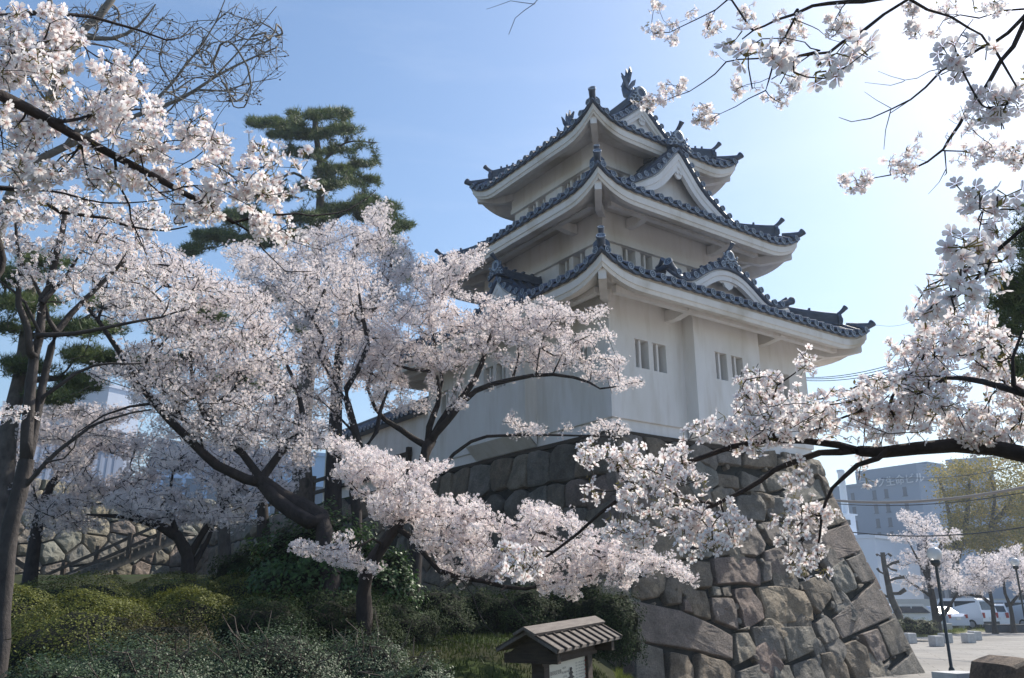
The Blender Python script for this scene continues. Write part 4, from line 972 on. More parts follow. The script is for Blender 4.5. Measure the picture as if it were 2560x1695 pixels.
E1 = [(60,25,70,25),(20,94,40,45),(140,60,45,35),(100,130,60,30),(162,102,50,30),(106,150,45,35),(151,185,55,35),(234,160,45,35),(275,180,40,35),(313,226,45,35),(345,272,50,35),(464,290,42,35),(491,340,45,35),(226,302,60,30),(140,264,55,30),
 (23,340,40,45),(60,400,60,40),(151,396,55,40),(234,415,50,35),(321,427,50,35),(359,351,50,30),(420,330,40,25),(464,434,45,35),(415,494,40,30),(472,502,40,25),(500,455,30,30),(604,351,40,32),(566,445,42,30),(634,352,45,28),(649,396,40,32),(709,347,28,16),
 (717,381,26,22),(559,449,40,28),(627,440,42,24),(660,460,35,25),(596,517,40,20),(649,524,42,26),(765,438,14,14),(755,543,14,16),(742,577,14,10),(20,260,50,35),(30,180,40,40),(80,300,50,30),(200,250,50,25),(270,250,50,25),(400,390,40,20),(540,395,40,20),(300,320,50,25),(30,480,60,25,.7,3.4),(110,500,60,30,.7,3.4),(200,470,60,30,.7,3.4),(290,500,60,30,.7,3.4),(370,500,50,30,.7,3.4)]
cherry('near cherry tree whose branches with large white flowers reach in from the left edge', T1, E1, 430, 2.45, .13, kind='near', size=.0178, back=.06, cs=.055, cr=.034, nf=3.8, leaf=.0013, stalk=True, buds=.10, step=.05, rmax=.005, wob=.006, curl=.6)

# ---- near tree on the right: trunk outside the picture, long bough across the stone base
E2 = [(1400,1052,55,32),(1480,1082,60,38),(1540,1040,45,42),(1365,1035,25,20),(1375,1120,36,26),(1430,1150,40,28),(1500,1135,50,28),(1570,1112,45,24),(1655,985,55,40),(1700,1010,50,28),(1740,960,55,45),(1790,985,60,40),(1725,885,36,32),(1768,865,42,26),(1715,920,36,18),(1862,832,26,26),(1840,950,70,36),(1900,960,60,46),
 (1960,930,55,46),(2005,900,48,36),(1990,990,60,32),(2060,960,70,46),(2050,890,55,36),(2120,905,60,46),(2110,965,60,36),(2180,940,55,40),(2240,965,55,36),(2140,840,55,45),(2185,785,65,50),(2240,835,55,45),(2125,790,45,36),(2235,740,55,45),(2300,800,45,50),(2330,955,45,45),(2330,885,40,36),(2062,800,38,18),(2300,1000,60,20),(2180,1005,60,20),
 (1640,1200,66,36),(1700,1212,50,32),(1600,1240,46,36),(1650,1258,55,26),(1560,1172,55,26),(1500,1205,55,34),(1440,1225,46,26),(1845,1207,46,42),(1911,1186,26,26),(1880,1308,44,18),(1827,1284,26,18),(1850,1108,50,22,.5),(2010,1112,50,14,.4),(1200,1320,36,36,.8),(1170,1290,26,22,.6),(1230,1268,30,22,.6),(1560,1080,40,20,.6)]
E2n = [(2290,478,46,40,.5,1.75),(2270,600,60,40,.5,1.7),(2210,640,50,34,.5,1.7),(2160,655,44,26,.5,1.7),(2140,722,40,32,.5,1.7),(2200,700,50,26,.5,1.7)]
TRK = (3.35, 2.1)
T2 = [
 (world_limb([(TRK[0],TRK[1],0),(TRK[0]-.05,TRK[1]+.05,.8),(TRK[0]-.2,TRK[1]+.15,1.6),(TRK[0]-.3,TRK[1]+.3,2.5),(TRK[0]-.35,TRK[1]+.2,3.6),(TRK[0]-.6,TRK[1]+.1,4.6),(TRK[0]-.8,TRK[1]+.3,5.6)]), 0, .17, .02),
 (world_limb([(TRK[0]-.2,TRK[1]+.15,1.7),(2.5,2.45,2.3),(1.95,2.65,2.5),at(2420,1050,2.9)]), 0, .075, .028),
 ([(2420,1050),(2368,1048),(2300,1040),(2200,1033),(2120,1040),(2040,1043),(1990,1040)], (2.9,3.0), .0270, .018),
 ([(1990,1040),(1942,1030),(1863,1016),(1792,1016),(1739,1023),(1686,1037),(1640,1048),(1580,1069),(1530,1094),(1488,1112),(1449,1136),(1420,1161),(1385,1189),(1332,1232),(1280,1275),(1225,1310),(1190,1350)], (3.0,3.3), .0125, .004),
 ([(1990,1040),(1942,1044),(1898,1050),(1845,1062),(1792,1087),(1757,1112),(1721,1133),(1668,1158),(1640,1175),(1608,1193),(1590,1211),(1551,1232)], (3.0,3.15), .0125, .004),
 ([(1650,1163),(1594,1163),(1544,1166),(1491,1179),(1449,1197)], (3.1,3.2), .006, .002), ([(1792,1012),(1781,974),(1789,928),(1799,892),(1827,871),(1856,851)], (3.05,3.0), .008, .002),
 ([(2060,1043),(2031,1058),(1988,1081),(1953,1105),(1922,1130),(1906,1158),(1901,1193),(1897,1242),(1890,1277),(1899,1319)], (2.95,3.0), .010, .002),
 ([(2420,930),(2368,907),(2309,895),(2268,879),(2226,872),(2185,883),(2144,899),(2119,912)], (2.7,2.8), .013, .003),
 ([(1863,1005),(1896,988),(1979,957),(2032,941),(2053,912)], (3.0,2.9), .006, .002), ([(2342,891),(2342,829),(2360,767)], (2.7,2.7), .007, .004),
 (world_limb([(TRK[0]-.3,TRK[1]+.3,2.5),(2.3,1.7,3.0),(1.5,1.45,3.0),at(2430,490,1.75)]), 0, .035, .0065),
 ([(2430,490),(2368,532),(2309,589),(2280,631),(2226,668),(2185,697),(2144,722)], (1.75,1.72), .006, .002), ([(2430,490),(2368,478),(2320,480)], (1.75,1.75), .004, .002)]
cherry('near cherry tree whose thick dark bough crosses the stone base from the right edge', T2, E2+E2n+[(2500,860,70,130,.4,3.0),(2480,620,60,90,.4,3.0)], 800, 3.0, .14, kind='near', size=.0168, back=.07, cs=.06, cr=.036, nf=4.2, leaf=.0015, stalk=True, buds=.14, step=.06, rmax=.006, wob=.007, curl=.6)

# ---- second near tree on the right: thin high branches against the sky
E3 = [(1195,4,10,5),(1240,10,10,7),(1212,20,6,4),(1500,68,18,12),(1520,72,14,12),(1541,56,14,12),(1565,94,14,8),(1598,37,12,8),(1649,68,14,10),(1668,75,10,8),(1724,40,20,16),(1650,112,10,10),(1783,23,12,12),(1816,23,12,10),(1841,70,20,16),(1827,110,16,10),(1895,66,12,8),(1940,52,18,16),(1975,70,10,12),(1535,199,18,14),(1567,195,14,12),(1513,225,14,12),(1490,239,14,10),
 (1649,248,14,10),(1614,270,16,8),(1630,282,14,8),(1654,274,12,8),(1616,234,6,6),(1696,211,8,6),(1804,234,16,8),(1823,206,18,12),(1853,187,16,12),(1795,215,16,8),(1729,195,12,8),(1518,2,10,6),(2121,26,16,12),(2127,53,16,12),(2107,76,12,8),(2140,73,12,8),(2183,17,14,8),(2187,36,14,6),(2286,7,20,8),(2319,10,20,8),
 (2058,386,14,10),(2088,393,14,10),(1982,426,20,12),(1962,423,14,10),(2005,419,14,10),(1968,443,12,6),(2094,343,14,10),(2134,330,10,8),(2183,317,12,8),(2223,248,12,10),(2203,274,10,6),(2236,291,14,10),(2220,360,12,8),(2256,360,12,8),(2289,327,16,10),(2286,363,12,8),(2253,383,10,6),(2325,350,20,16),(2352,363,16,20)]
E3n = [(1755,89,12,10,.62,1.15),(1701,131,14,16,.62,1.15),(1731,117,14,12,.62,1.15),(1741,150,14,10,.62,1.15),(1766,183,20,12,.62,1.15),(1731,197,16,10,.62,1.15),(1837,164,14,6,.62,1.15),(1865,150,8,8,.6,1.15),(1902,183,16,8,.62,1.15),(2014,100,8,12,.6,1.15),(2008,140,10,10,.6,1.15),
 (2240,46,12,10,.65,1.7),(2236,83,14,12,.65,1.7),(2193,109,16,12,.65,1.7),(2170,132,14,12,.65,1.7),(2253,152,16,14,.65,1.7),(2223,150,14,14,.65,1.7),(2273,145,10,10,.65,1.7),(2352,192,14,10,.7,1.8),(2266,221,12,16,.7,1.8),(2296,254,18,14,.9,1.8),(2322,251,12,12,.9,1.8),(2279,281,8,10,.7,1.8),(2309,300,14,8,.7,1.8)]
T3 = [
 (world_limb([(3.9,3.4,0),(3.85,3.4,1.3),(3.7,3.3,2.6),(3.3,3.15,3.8),(2.8,2.95,4.6),(2.2,2.75,5.1),(1.9,2.4,5.9)]), 0, .14, .015),
 (world_limb([(3.3,3.15,3.8),(2.6,2.95,4.3),(2.2,2.9,4.5),at(2440,-60,3.3)]), 0, .04, .013),
 (world_limb([(2.8,2.95,4.6),(2.0,2.8,4.75),(1.4,2.8,4.6),at(2140,-40,3.1)]), 0, .035, .013),
 ([(2140,-40),(2060,-8),(1998,2),(1959,5),(1912,7),(1877,14),(1841,33),(1795,49),(1766,61),(1741,70),(1715,91)], (3.1,3.1), .013, .003),
 ([(2140,-40),(1900,-60),(1600,-70),(1400,-60),(1280,-35),(1235,8),(1192,40),(1175,80)], (3.1,3.2), .009, .0012), ([(1235,8),(1180,2),(1150,10),(1122,22)], (3.2,3.2), .002,.001),
 ([(1741,70),(1734,62),(1713,35),(1691,0),(1680,-12)], (3.1,3.1), .006, .005), ([(1691,-2),(1684,0),(1654,23),(1612,42),(1574,61),(1548,75)], (3.1,3.15), .0045, .0018),
 ([(1846,20),(1837,42),(1818,82),(1804,101),(1792,131),(1740,136),(1682,141),(1654,169),(1626,190),(1595,209),(1560,225),(1523,239)], (3.1,3.2), .006, .0018),
 ([(1792,131),(1778,180),(1771,211),(1731,226),(1701,246),(1666,260),(1642,260)], (3.1,3.1), .004, .0015), ([(1841,45),(1878,60),(1893,70),(1920,90),(1950,100)], (3.1,3.1), .003, .0012),
 ([(2440,-60),(2368,56),(2342,109),(2315,142),(2292,185),(2269,211),(2243,244),(2220,287),(2193,324),(2180,347),(2144,373),(2107,390),(2061,403),(2022,414)], (3.3,3.2), .013, .002),
 ([(2440,-60),(2385,20),(2335,76),(2299,99),(2263,112),(2213,142),(2173,165),(2140,201),(2107,231),(2061,251),(2012,271),(1969,281),(1942,272)], (3.3,3.2), .010, .0012),
 ([(2173,160),(2150,165),(2120,180),(2090,186),(2030,165)], (3.25,3.2), .0025,.001), ([(2107,231),(2060,262),(2050,300),(2044,345)], (3.2,3.2), .0025,.001), ([(2090,186),(2060,198),(2000,192)], (3.2,3.2), .002,.001), ([(2061,251),(2030,230),(1998,210)], (3.2,3.2), .002,.001),
 ([(2180,347),(2226,347),(2292,363),(2335,367)], (3.2,3.2), .004,.0015), ([(2182,350),(2190,400),(2188,404)], (3.2,3.2), .003,.0015), ([(2188,392),(2170,420),(2146,450)], (3.2,3.2), .002,.001), ([(2385,20),(2320,27),(2264,42),(2220,34),(2180,50),(2168,68)], (3.3,3.2), .005,.0015),
 (world_limb([(3.3,3.15,3.8),(2.2,2.2,3.6),(1.5,1.6,3.1),at(2230,-60,1.35)]), 0, .02, .004),
 ([(2230,-60),(2140,-30),(2101,0),(2045,36),(1995,73),(1946,99),(1912,115),(1877,124),(1841,129),(1795,128)], (1.35,1.15), .0036, .0022),
 ([(1892,120),(1880,108),(1873,96)], (1.16,1.16), .0015,.001), ([(2101,0),(2240,60),(2300,110)], (1.35,1.7), .003,.002), ([(2300,110),(2350,200),(2320,260)], (1.7,1.8), .003,.002)]
cherry('cherry tree whose thin bare and flowering branches hang against the pale sky at top right', T3, E3+E3n+[(2480,-60,50,70,.12,3.3),(2440,-160,120,50,.12,3.2)], 270, 3.15, .05, kind='near', size=.0172, back=.03, cs=.05, cr=.030, nf=3.6, leaf=.0011, stalk=True, buds=.18, step=.05, rmax=.003, wob=.005, curl=.6)

# ---- tree in front of the tower's left wall
EM = [(900,905,50,40,.8),(955,925,36,28,.6),(880,850,50,30),(1050,840,50,24,.8),(1405,720,26,10),(1350,733,46,15),(1300,722,42,20),(1392,775,32,11),(1335,782,45,18),(1260,720,45,35),(1290,790,55,32),(1240,770,50,40),(1200,740,50,45),(1170,705,40,26),(1150,760,55,40),(1200,815,60,30),(1275,835,60,24),(1340,828,45,22),(1400,840,36,14),(1432,828,22,14),(1390,868,45,15),(1462,884,34,9),(1425,905,18,6),(1100,720,55,42),(1050,760,55,42),(1080,808,55,30),
 (1020,720,46,42),(990,680,36,50),(1030,650,36,40),(1055,610,45,30),(1100,600,30,22),(1120,575,16,14),(980,625,26,40),(960,760,46,42),(920,745,46,50),(880,780,46,50),(930,820,55,32),(860,850,46,40),(1000,830,46,24),(1090,880,50,14,.5),(900,890,50,30,.7),(1180,975,26,20,.5),(1235,995,46,9,.6),(1400,990,60,14,.6),(1330,988,50,10,.5),(1440,1000,26,10,.5),(1010,880,40,24,.5),(1060,935,40,14,.4)]
TM = [
 ([(950,1400),(958,1320),(968,1200),(978,1071),(988,1033),(996,1021)], (12.3,12.6), 0.1122, 0.0858),
 ([(988,1031),(993,988),(1012,936),(1016,910),(1011,873),(993,858),(949,854),(905,840)], (12.6,12.2), 0.0561, 0.0198), ([(1016,905),(1024,880),(1010,820),(1000,760),(996,690)], (12.5,12.3), 0.0264, 0.0099),
 ([(996,1021),(1019,979),(1038,950),(1071,917),(1097,880),(1114,842),(1130,790),(1150,740)], (12.6,12.3), 0.0660, 0.0198),
 ([(1005,1007),(1034,974),(1067,934),(1100,903),(1137,889),(1185,877),(1232,868),(1279,866),(1326,873),(1362,884),(1388,899),(1440,892)], (12.5,11.6), 0.0561, 0.0099),
 ([(984,1031),(953,1012),(925,993),(890,970),(868,945),(850,900),(862,850)], (12.6,12.2), 0.0528, 0.0198), ([(1185,877),(1200,820),(1190,760)], (12.3,12.0), 0.0198, 0.0079),
 ([(968,1150),(1029,1075),(1050,1050),(1090,1021),(1126,1009),(1185,1007),(1256,1006),(1326,1007),(1374,1008),(1440,1015)], (12.3,11.9), 0.0330, 0.0099), ([(1279,866),(1300,820),(1330,790),(1370,775)], (12,11.8), 0.0132, 0.0053), ([(1240,868),(1250,800),(1280,740),(1340,732)], (12,11.8), 0.0165, 0.0053)]
cherry('cherry tree in full blossom forking in front of the left wall of the tower', TM, EM, 1450, 12.2, .42, kind='mid', size=.0185, back=.6, cs=.08, cr=.078, nf=12, leaf=.004, buds=.07, step=.18, rmax=.02)

# ---- low bough across the middle of the stone base
EN = [(780,1030,46,22),(830,1060,55,30),(890,1080,55,30),(950,1090,55,26),(1012,1080,34,14),(860,1120,55,30),(930,1140,55,38),(900,1180,46,30),(985,1180,55,38),(1055,1180,60,38),(1110,1200,55,30),(1000,1240,50,36),(1080,1250,60,36),(1160,1240,55,30),(1230,1245,55,30),(1060,1300,50,28),(1150,1300,60,30),(1230,1300,60,30),(1300,1285,70,32),(1285,1352,50,20),(1320,1372,30,9),
 (1380,1290,60,32),(1450,1300,60,32),(1530,1312,55,22),(1595,1335,36,10),(1400,1240,60,22),(1300,1200,55,22),(1240,1185,45,20),(1360,1330,60,22),(1440,1345,30,12),(1470,1262,46,14),(700,1265,34,11),(750,1275,42,14),(790,1290,34,14),(840,1300,34,13),(870,1312,24,10),(800,1240,30,9),(860,1060,46,20),(800,1085,40,20)]
TN = [
 ([(838,1500),(842,1420),(845,1340),(865,1290),(900,1240),(930,1200)], (8.9,8.8), 0.0960, 0.0560), ([(930,1200),(905,1160),(878,1110),(850,1070),(820,1040)], (8.8,8.9), 0.0400, 0.0160),
 ([(915,1220),(945,1240),(985,1285),(1015,1320),(1060,1335),(1120,1345),(1170,1358),(1215,1362),(1290,1345),(1370,1330)], (8.8,8.3), 0.0360, 0.0096),
 ([(930,1200),(1000,1195),(1064,1190),(1082,1243),(1107,1293)], (8.8,8.5), 0.0280, 0.0080), ([(1064,1190),(1140,1200),(1240,1230),(1330,1260),(1440,1290),(1540,1315)], (8.6,8.2), 0.0240, 0.0080),
 ([(865,1290),(880,1255),(860,1245),(835,1262),(800,1270),(760,1270)], (8.8,8.3), 0.0160, 0.0048),
 ([(1067,1343),(1092,1375),(1107,1415),(1123,1447),(1145,1468),(1176,1484)], (8.4,7.6), 0.0064, 0.0016), ([(1157,1365),(1182,1397),(1207,1425),(1223,1447)], (8.3,7.6), 0.0056, 0.0016), ([(1057,1337),(1030,1350),(1004,1368)], (8.4,8.2), 0.0064, 0.0024), ([(1107,1415),(1125,1425),(1138,1432)], (8,7.9), 0.0024, 0.0008), ([(1030,1350),(1050,1375),(1075,1392)], (8.3,8.2), 0.0024, 0.0008), ([(1190,1370),(1220,1385),(1236,1408)], (8.2,8.1), 0.0024, 0.0008)]
cherry('cherry tree whose low dense bough spreads over the middle of the stone base', TN, EN, 1350, 8.5, .34, kind='mid', size=.0185, back=.40, cs=.065, cr=.062, nf=10, leaf=.0028, buds=.07, step=.13, rmax=.014)

# ---- big leaning tree left of centre
EL = [(260,620,75,40),(350,600,75,46),(430,640,75,40),(500,680,75,40),(300,700,70,46,.8),(400,730,75,40),(480,780,75,40),(340,820,70,40,.8),(430,860,70,40),(540,830,75,40),(600,760,70,46),(640,850,70,46),(520,920,75,40),(400,930,55,32),(620,930,65,40),(680,1000,55,40),(560,1010,55,32),(480,1000,55,32),(330,880,46,32,.8),(570,690,60,36),(250,860,46,24,.6),(740,1010,46,30,.8)]
TL2 = [
 ([(760,1330),(755,1260),(742,1199),(700,1172),(650,1150),(607,1116)], (10.6,11), 0.1400, 0.0980), ([(720,1210),(672,1180),(633,1151),(607,1116)], (10.6,11), 0.0910, 0.0840),
 ([(607,1116),(567,1107),(502,1077),(445,1024),(393,972),(358,933),(323,889),(288,832),(253,780),(227,741),(201,710)], (11,11), 0.0700, 0.0210),
 ([(598,1099),(559,1046),(506,1007),(471,955),(454,911),(440,840),(450,760)], (11,11.4), 0.0525, 0.0140), ([(607,1103),(646,1051),(690,1020),(700,960),(680,880),(640,800)], (11,11.4), 0.0595, 0.0140),
 ([(393,972),(430,930),(500,890),(560,850)], (11,11.2), 0.0245, 0.0084), ([(323,889),(340,830),(400,770),(430,700)], (11,11), 0.0245, 0.0084), ([(471,955),(540,900),(600,830),(620,760)], (11.2,11.4), 0.0210, 0.0070), ([(358,933),(300,940),(240,960),(180,1000)], (11,11), 0.0210, 0.0070)]
cherry('large leaning cherry tree with dark forked limbs and pale blossom left of the tower', TL2, EL, 2700, 11.2, .7, kind='mid', size=.0185, back=.5, cs=.10, cr=.075, nf=8, leaf=.0038, buds=.10, step=.2, rmax=.02, tone=(0,.9))

# ---- slim upright tree between them
EK = [(780,640,80,50),(850,690,70,46),(800,740,80,46),(860,800,60,36),(780,850,70,46),(720,800,60,46),(740,930,55,32),(840,880,46,26),(700,690,60,40),(660,620,60,32)]
TK = [([(818,1400),(822,1300),(825,1190),(815,1100),(835,1050),(820,990),(803,933),(800,900),(830,850),(850,800),(840,740),(830,680)], (11.6,11.9), 0.0910, 0.0210),
 ([(835,1050),(870,1000),(880,950),(905,880)], (11.7,11.9), 0.0420, 0.0140), ([(803,933),(770,880),(740,830),(720,780)], (11.8,12), 0.0280, 0.0105), ([(820,1000),(780,960),(745,930)], (11.8,12), 0.0210, 0.0070)]
cherry('slim dark-stemmed cherry tree standing between the leaning tree and the forked tree', TK, EK, 900, 12.8, .6, kind='mid', size=.0185, back=.5, cs=.10, cr=.08, nf=9, leaf=.0035, buds=.08, step=.2, rmax=.02)

# ---- cherries further back
EB = [(780,565,100,55),(860,520,46,40),(905,600,55,60),(700,600,85,50),(825,660,100,55),(930,700,46,46),(610,625,75,40),(760,740,90,46),(680,700,80,50),(860,800,70,40),(560,580,50,30,.6),(885,480,24,20),(960,640,26,40)]
TB = [([(770,1290),(770,1150),(775,1000),(780,880),(790,760),(800,660),(830,560)], (18,18), .22,.04), ([(778,900),(740,800),(700,700),(640,640)], (18,18), .1,.03), ([(785,800),(850,720),(900,640),(905,570)], (18,18), .09,.03)]
cherry('tall pale cherry tree rising behind the others just left of the tower eaves', TB, EB, 1300, 18, 1.1, kind='far', size=.029, back=.9, cs=.15, cr=.13, nf=10, leaf=.005, buds=0, step=.3, rmax=.03, tone=(0,.8))
EF1 = [(230,960,70,26),(120,950,60,20),(160,1060,70,24),(30,1120,50,30),(180,1100,60,20),(330,1100,60,20),(20,1040,40,30),(280,960,60,20,.6),(400,1200,60,20),(80,1000,75,26),(200,1010,85,32),(320,1030,85,34),(100,1170,90,24),(250,1140,95,34),(150,1212,95,16),(60,1080,46,20,.5)]
EF2 = [(560,1150,60,24),(640,1130,50,20),(500,1040,60,24),(300,1160,60,24),(560,1200,50,16),(420,1060,85,34),(520,1100,70,34),(380,1150,95,32),(480,1190,55,24),(600,1060,50,30),(340,1190,60,20),(660,1090,50,20,.6)]
cherry('low spreading cherry tree over the far stone wall at lower left', [([(60,1420),(75,1300),(90,1200),(120,1120),(180,1060)], (19,20), .16,.06), ([(110,1150),(200,1170),(300,1150)], (20,20), .05,.012)], EF1, 2000, 20, 1.2, kind='far', size=.028, back=.8, cs=.15, cr=.12, nf=8, leaf=.005, buds=0, step=.3, rmax=.03, tone=(0,.8))
cherry('low cherry tree with spreading branches in front of the stone steps', [([(440,1400),(436,1330),(432,1280),(410,1240),(370,1215),(290,1195),(200,1190)], (17,17), .16,.015), ([(436,1290),(470,1230),(520,1170),(560,1120)], (17,17), .08,.03), ([(445,1310),(480,1250),(500,1200)], (17,17), .07,.02), ([(410,1240),(390,1160),(400,1090)], (17,17), .06,.02)], EF2, 1200, 17, 1.0, kind='far', size=.027, back=.7, cs=.15, cr=.11, nf=8, leaf=.005, buds=0, step=.3, rmax=.03, tone=(.1,.9))

cherry('far cherry tree behind the embankment, filling the gap left of the pine trunk', [([(610,1250),(606,1150),(600,1080),(590,1000)], (26,26), .2,.06), ([(604,1100),(560,1050),(500,1020)], (26,26), .08,.02), ([(604,1090),(650,1040),(690,1000)], (26,26), .08,.02)],
 [(420,980,80,40),(520,960,70,40),(600,1000,70,40),(650,940,60,40),(560,1070,70,30),(680,1060,60,26),(460,1060,60,30),(360,920,60,40,.7),(560,890,60,36),(740,1000,50,36)], 900, 26, 1.4, kind='far', size=.036, back=.9, cs=.2, cr=.16, nf=8, leaf=.006, buds=0, step=.35, rmax=.03, tone=(0,.7))

# ---- thin double-stemmed tree at the left edge
E_L = [(200,560,75,30),(100,580,55,30),(285,560,75,30),(160,640,65,22),(330,640,55,22),(60,500,60,22),(200,500,75,30),(20,560,40,24),(300,690,55,18),(375,700,55,16),(130,460,80,24),(30,960,50,7,.8),(330,500,60,24),(60,640,50,24,.6),(180,690,50,18,.6),(420,680,40,18,.6),(250,610,60,20)]
T_L = [([(2,1480),(8,1380),(18,1260),(30,1199),(44,1142),(56,1090),(62,1064)], (6.2,6.2), .056,.048),
 ([(61,1064),(65,955),(72,889),(79,824),(92,776),(98,693),(114,662),(131,583),(148,518),(150,440)], (6.2,6.1), .043,.017), ([(61,1064),(70,1040),(83,976),(100,889),(118,802),(131,767),(166,723),(210,680),(245,645),(290,600)], (6.2,6.3), .036,.013),
 ([(50,1120),(66,1120),(109,1068),(175,1011),(240,972),(306,955),(349,946)], (6.2,6), .018,.005), ([(100,915),(144,885),(218,845),(327,841)], (6.2,6), .015,.004),
 ([(87,776),(175,771),(262,754),(371,732),(437,714)], (6.1,5.8), .018,.004), ([(70,815),(61,758),(44,706),(44,605),(35,518)], (6.1,6.0), .026,.008), ([(131,767),(112,740),(100,690),(60,620),(20,560)], (6.2,6.2), .018,.006), ([(109,1068),(150,1060),(172,1035),(180,1000)], (6.1,6), .008,.003), ([(98,700),(150,640),(200,560),(215,500)], (6.1,6.2), .018,.005), ([(92,776),(60,700),(0,650),(-30,620)], (6.1,6), .012,.004)]
cherry('thin grey double-stemmed cherry tree at the left edge with sparse blossom', T_L, E_L, 620, 6.2, .3, kind='mid', size=.0175, back=.16, cs=.09, cr=.045, nf=4.2, leaf=.002, buds=.2, step=.09, rmax=.008, bark='bark_left', curl=.6)

# ================================================================== bare tree with seed balls, top left
def bare_tree():
    limbs = [([(-40,1330),(-40,1100),(-30,800),(-10,560),(50,400),(110,250),(181,83),(226,42),(257,0),(290,-60)], (15,14.5), .16,.06),
     ([(70,380),(150,340),(260,290),(330,262),(378,245),(415,230),(453,208),(498,177),(547,151),(596,128),(642,109)], (15,13.5), .07,.012), ([(110,250),(150,120),(120,20),(100,-60)], (15,14.5), .10,.03),
     ([(330,262),(400,190),(430,150),(470,100),(500,50),(520,0)], (14.5,13.8), .035,.010), ([(181,83),(260,90),(320,60),(360,10)], (14.7,14.2), .05,.012), ([(453,208),(520,210),(580,190),(640,180)], (14,13.6), .02,.006),
     ([(150,340),(230,230),(290,160),(330,110)], (14.8,14.3), .05,.012), ([(498,177),(560,110),(600,60),(640,15)], (13.9,13.6), .02,.006)]
    E = [(300,60,140,60),(400,120,120,75),(520,100,110,75),(600,70,55,60),(640,120,34,60),(560,30,60,30),(480,200,120,55),(622,130,45,55),(350,200,100,60),(570,215,60,36),(200,40,100,40),(420,290,80,36),(150,250,100,70),(60,120,60,90),(60,330,70,60),(250,330,90,50,.6)]
    sk = Skel()
    for i, (p, d, a, b) in enumerate(limbs): sk.limb(L2P(p, d), a, b, par=None if i else -1, step=.25)
    o = set_foot(sk); sk.P = [p-o for p in sk.P]
    root = empty('bare_tree', o, label='tall leafless tree with fine twigs and small seed balls against the sky at top left', cat='tree')
    sk.grow(blobs(E, 1600, 14.3, 1.5)-o, step=.2, up=.10, wob=.012, curl=.55, al=1.3); sk.mesh('trunk', M['bark_bare'], root, leaf=.0042, rmax=.02)
    mb = MB(); r = random.Random(2)
    for ch in r.sample(sk.tips, 260):
        p = sk.P[ch[-2]]+np.array((r.uniform(-.04,.04), r.uniform(-.04,.04), -.07)); q = .022
        mb.add([p+np.array(v)*q for v in ((1,0,0),(-1,0,0),(0,1,0),(0,-1,0),(0,0,1),(0,0,-1))], [(0,2,4),(2,1,4),(1,3,4),(3,0,4),(2,0,5),(1,2,5),(3,1,5),(0,3,5)], 0)
    mb.build('seed_ball', M['bark'], root, kind='stuff')
bare_tree()

# ================================================================== pines
def tuft_tpl():
    V = []; F = []; r = random.Random(4)
    for k in range(9):
        a = 2*pi*k/9+r.uniform(-.3,.3); e = r.uniform(.25,1.2); d = np.array((cos(a)*cos(e), sin(a)*cos(e), sin(e))); s_ = np.cross(d, (0,0,1.)); s_ = s_/(np.linalg.norm(s_)+1e-9)*.045; b = len(V)
        V += [-s_, s_, d*r.uniform(.8,1.1)]; F.append((b,b+1,b+2))
    return np.array(V), np.array(F), np.zeros(len(V))
TPL['tuft'] = tuft_tpl()
def pine(label, limbs, E, n, d, thick, size, per, group=None, cat='pine tree'):
    sk = Skel()
    for i, (p, dd, a, b) in enumerate(limbs): sk.limb(L2P(p, dd) if len(p[0]) < 4 else [np.array(q[:3]) for q in p], a, b, par=None if i else -1, step=.3)
    o = set_foot(sk); sk.P = [p-o for p in sk.P]
    root = empty('pine_tree', o, label=label, cat=cat, group=group)
    sk.grow(blobs(E, n, d, thick)-o, step=.25, up=.1, wob=.04, curl=.4); sk.mesh('trunk', M['bark_pale'], root, leaf=.008, rmax=.05)
    pos = []; far_ = d > 25; dirs_ = []
    for ch in sk.tips:
        P = np.array([sk.P[i] for i in ch]); dirs_.append(np.repeat(unit(P[-1]-P[0])[None], per, 0)*(1.0 if far_ else .2)); L_ = np.r_[0, np.cumsum(np.linalg.norm(np.diff(P, axis=0), axis=1))]; b = min(.7 if d < 25 else 1.3, L_[-1]); s_ = RNG.uniform(L_[-1]-b, L_[-1], per)
        pos.append(np.stack([np.interp(s_, L_, P[:,k]) for k in range(3)], 1)+RNG.normal(size=(per,3))*np.array((.11,.11,.03) if far_ else (.12,.12,.03)))
    pos = np.vstack(pos); k = len(pos); V, F, T, C_ = inst('tuft', pos, unit(RNG.normal(size=(k,3))*.35+np.vstack(dirs_)+np.array((.0,0,.7))), size*RNG.uniform(.7,1.2,k), RNG.uniform(size=k))
    link('needles', raw_mesh('needles', V, F, M['needle'], tone=T, core=C_), root)
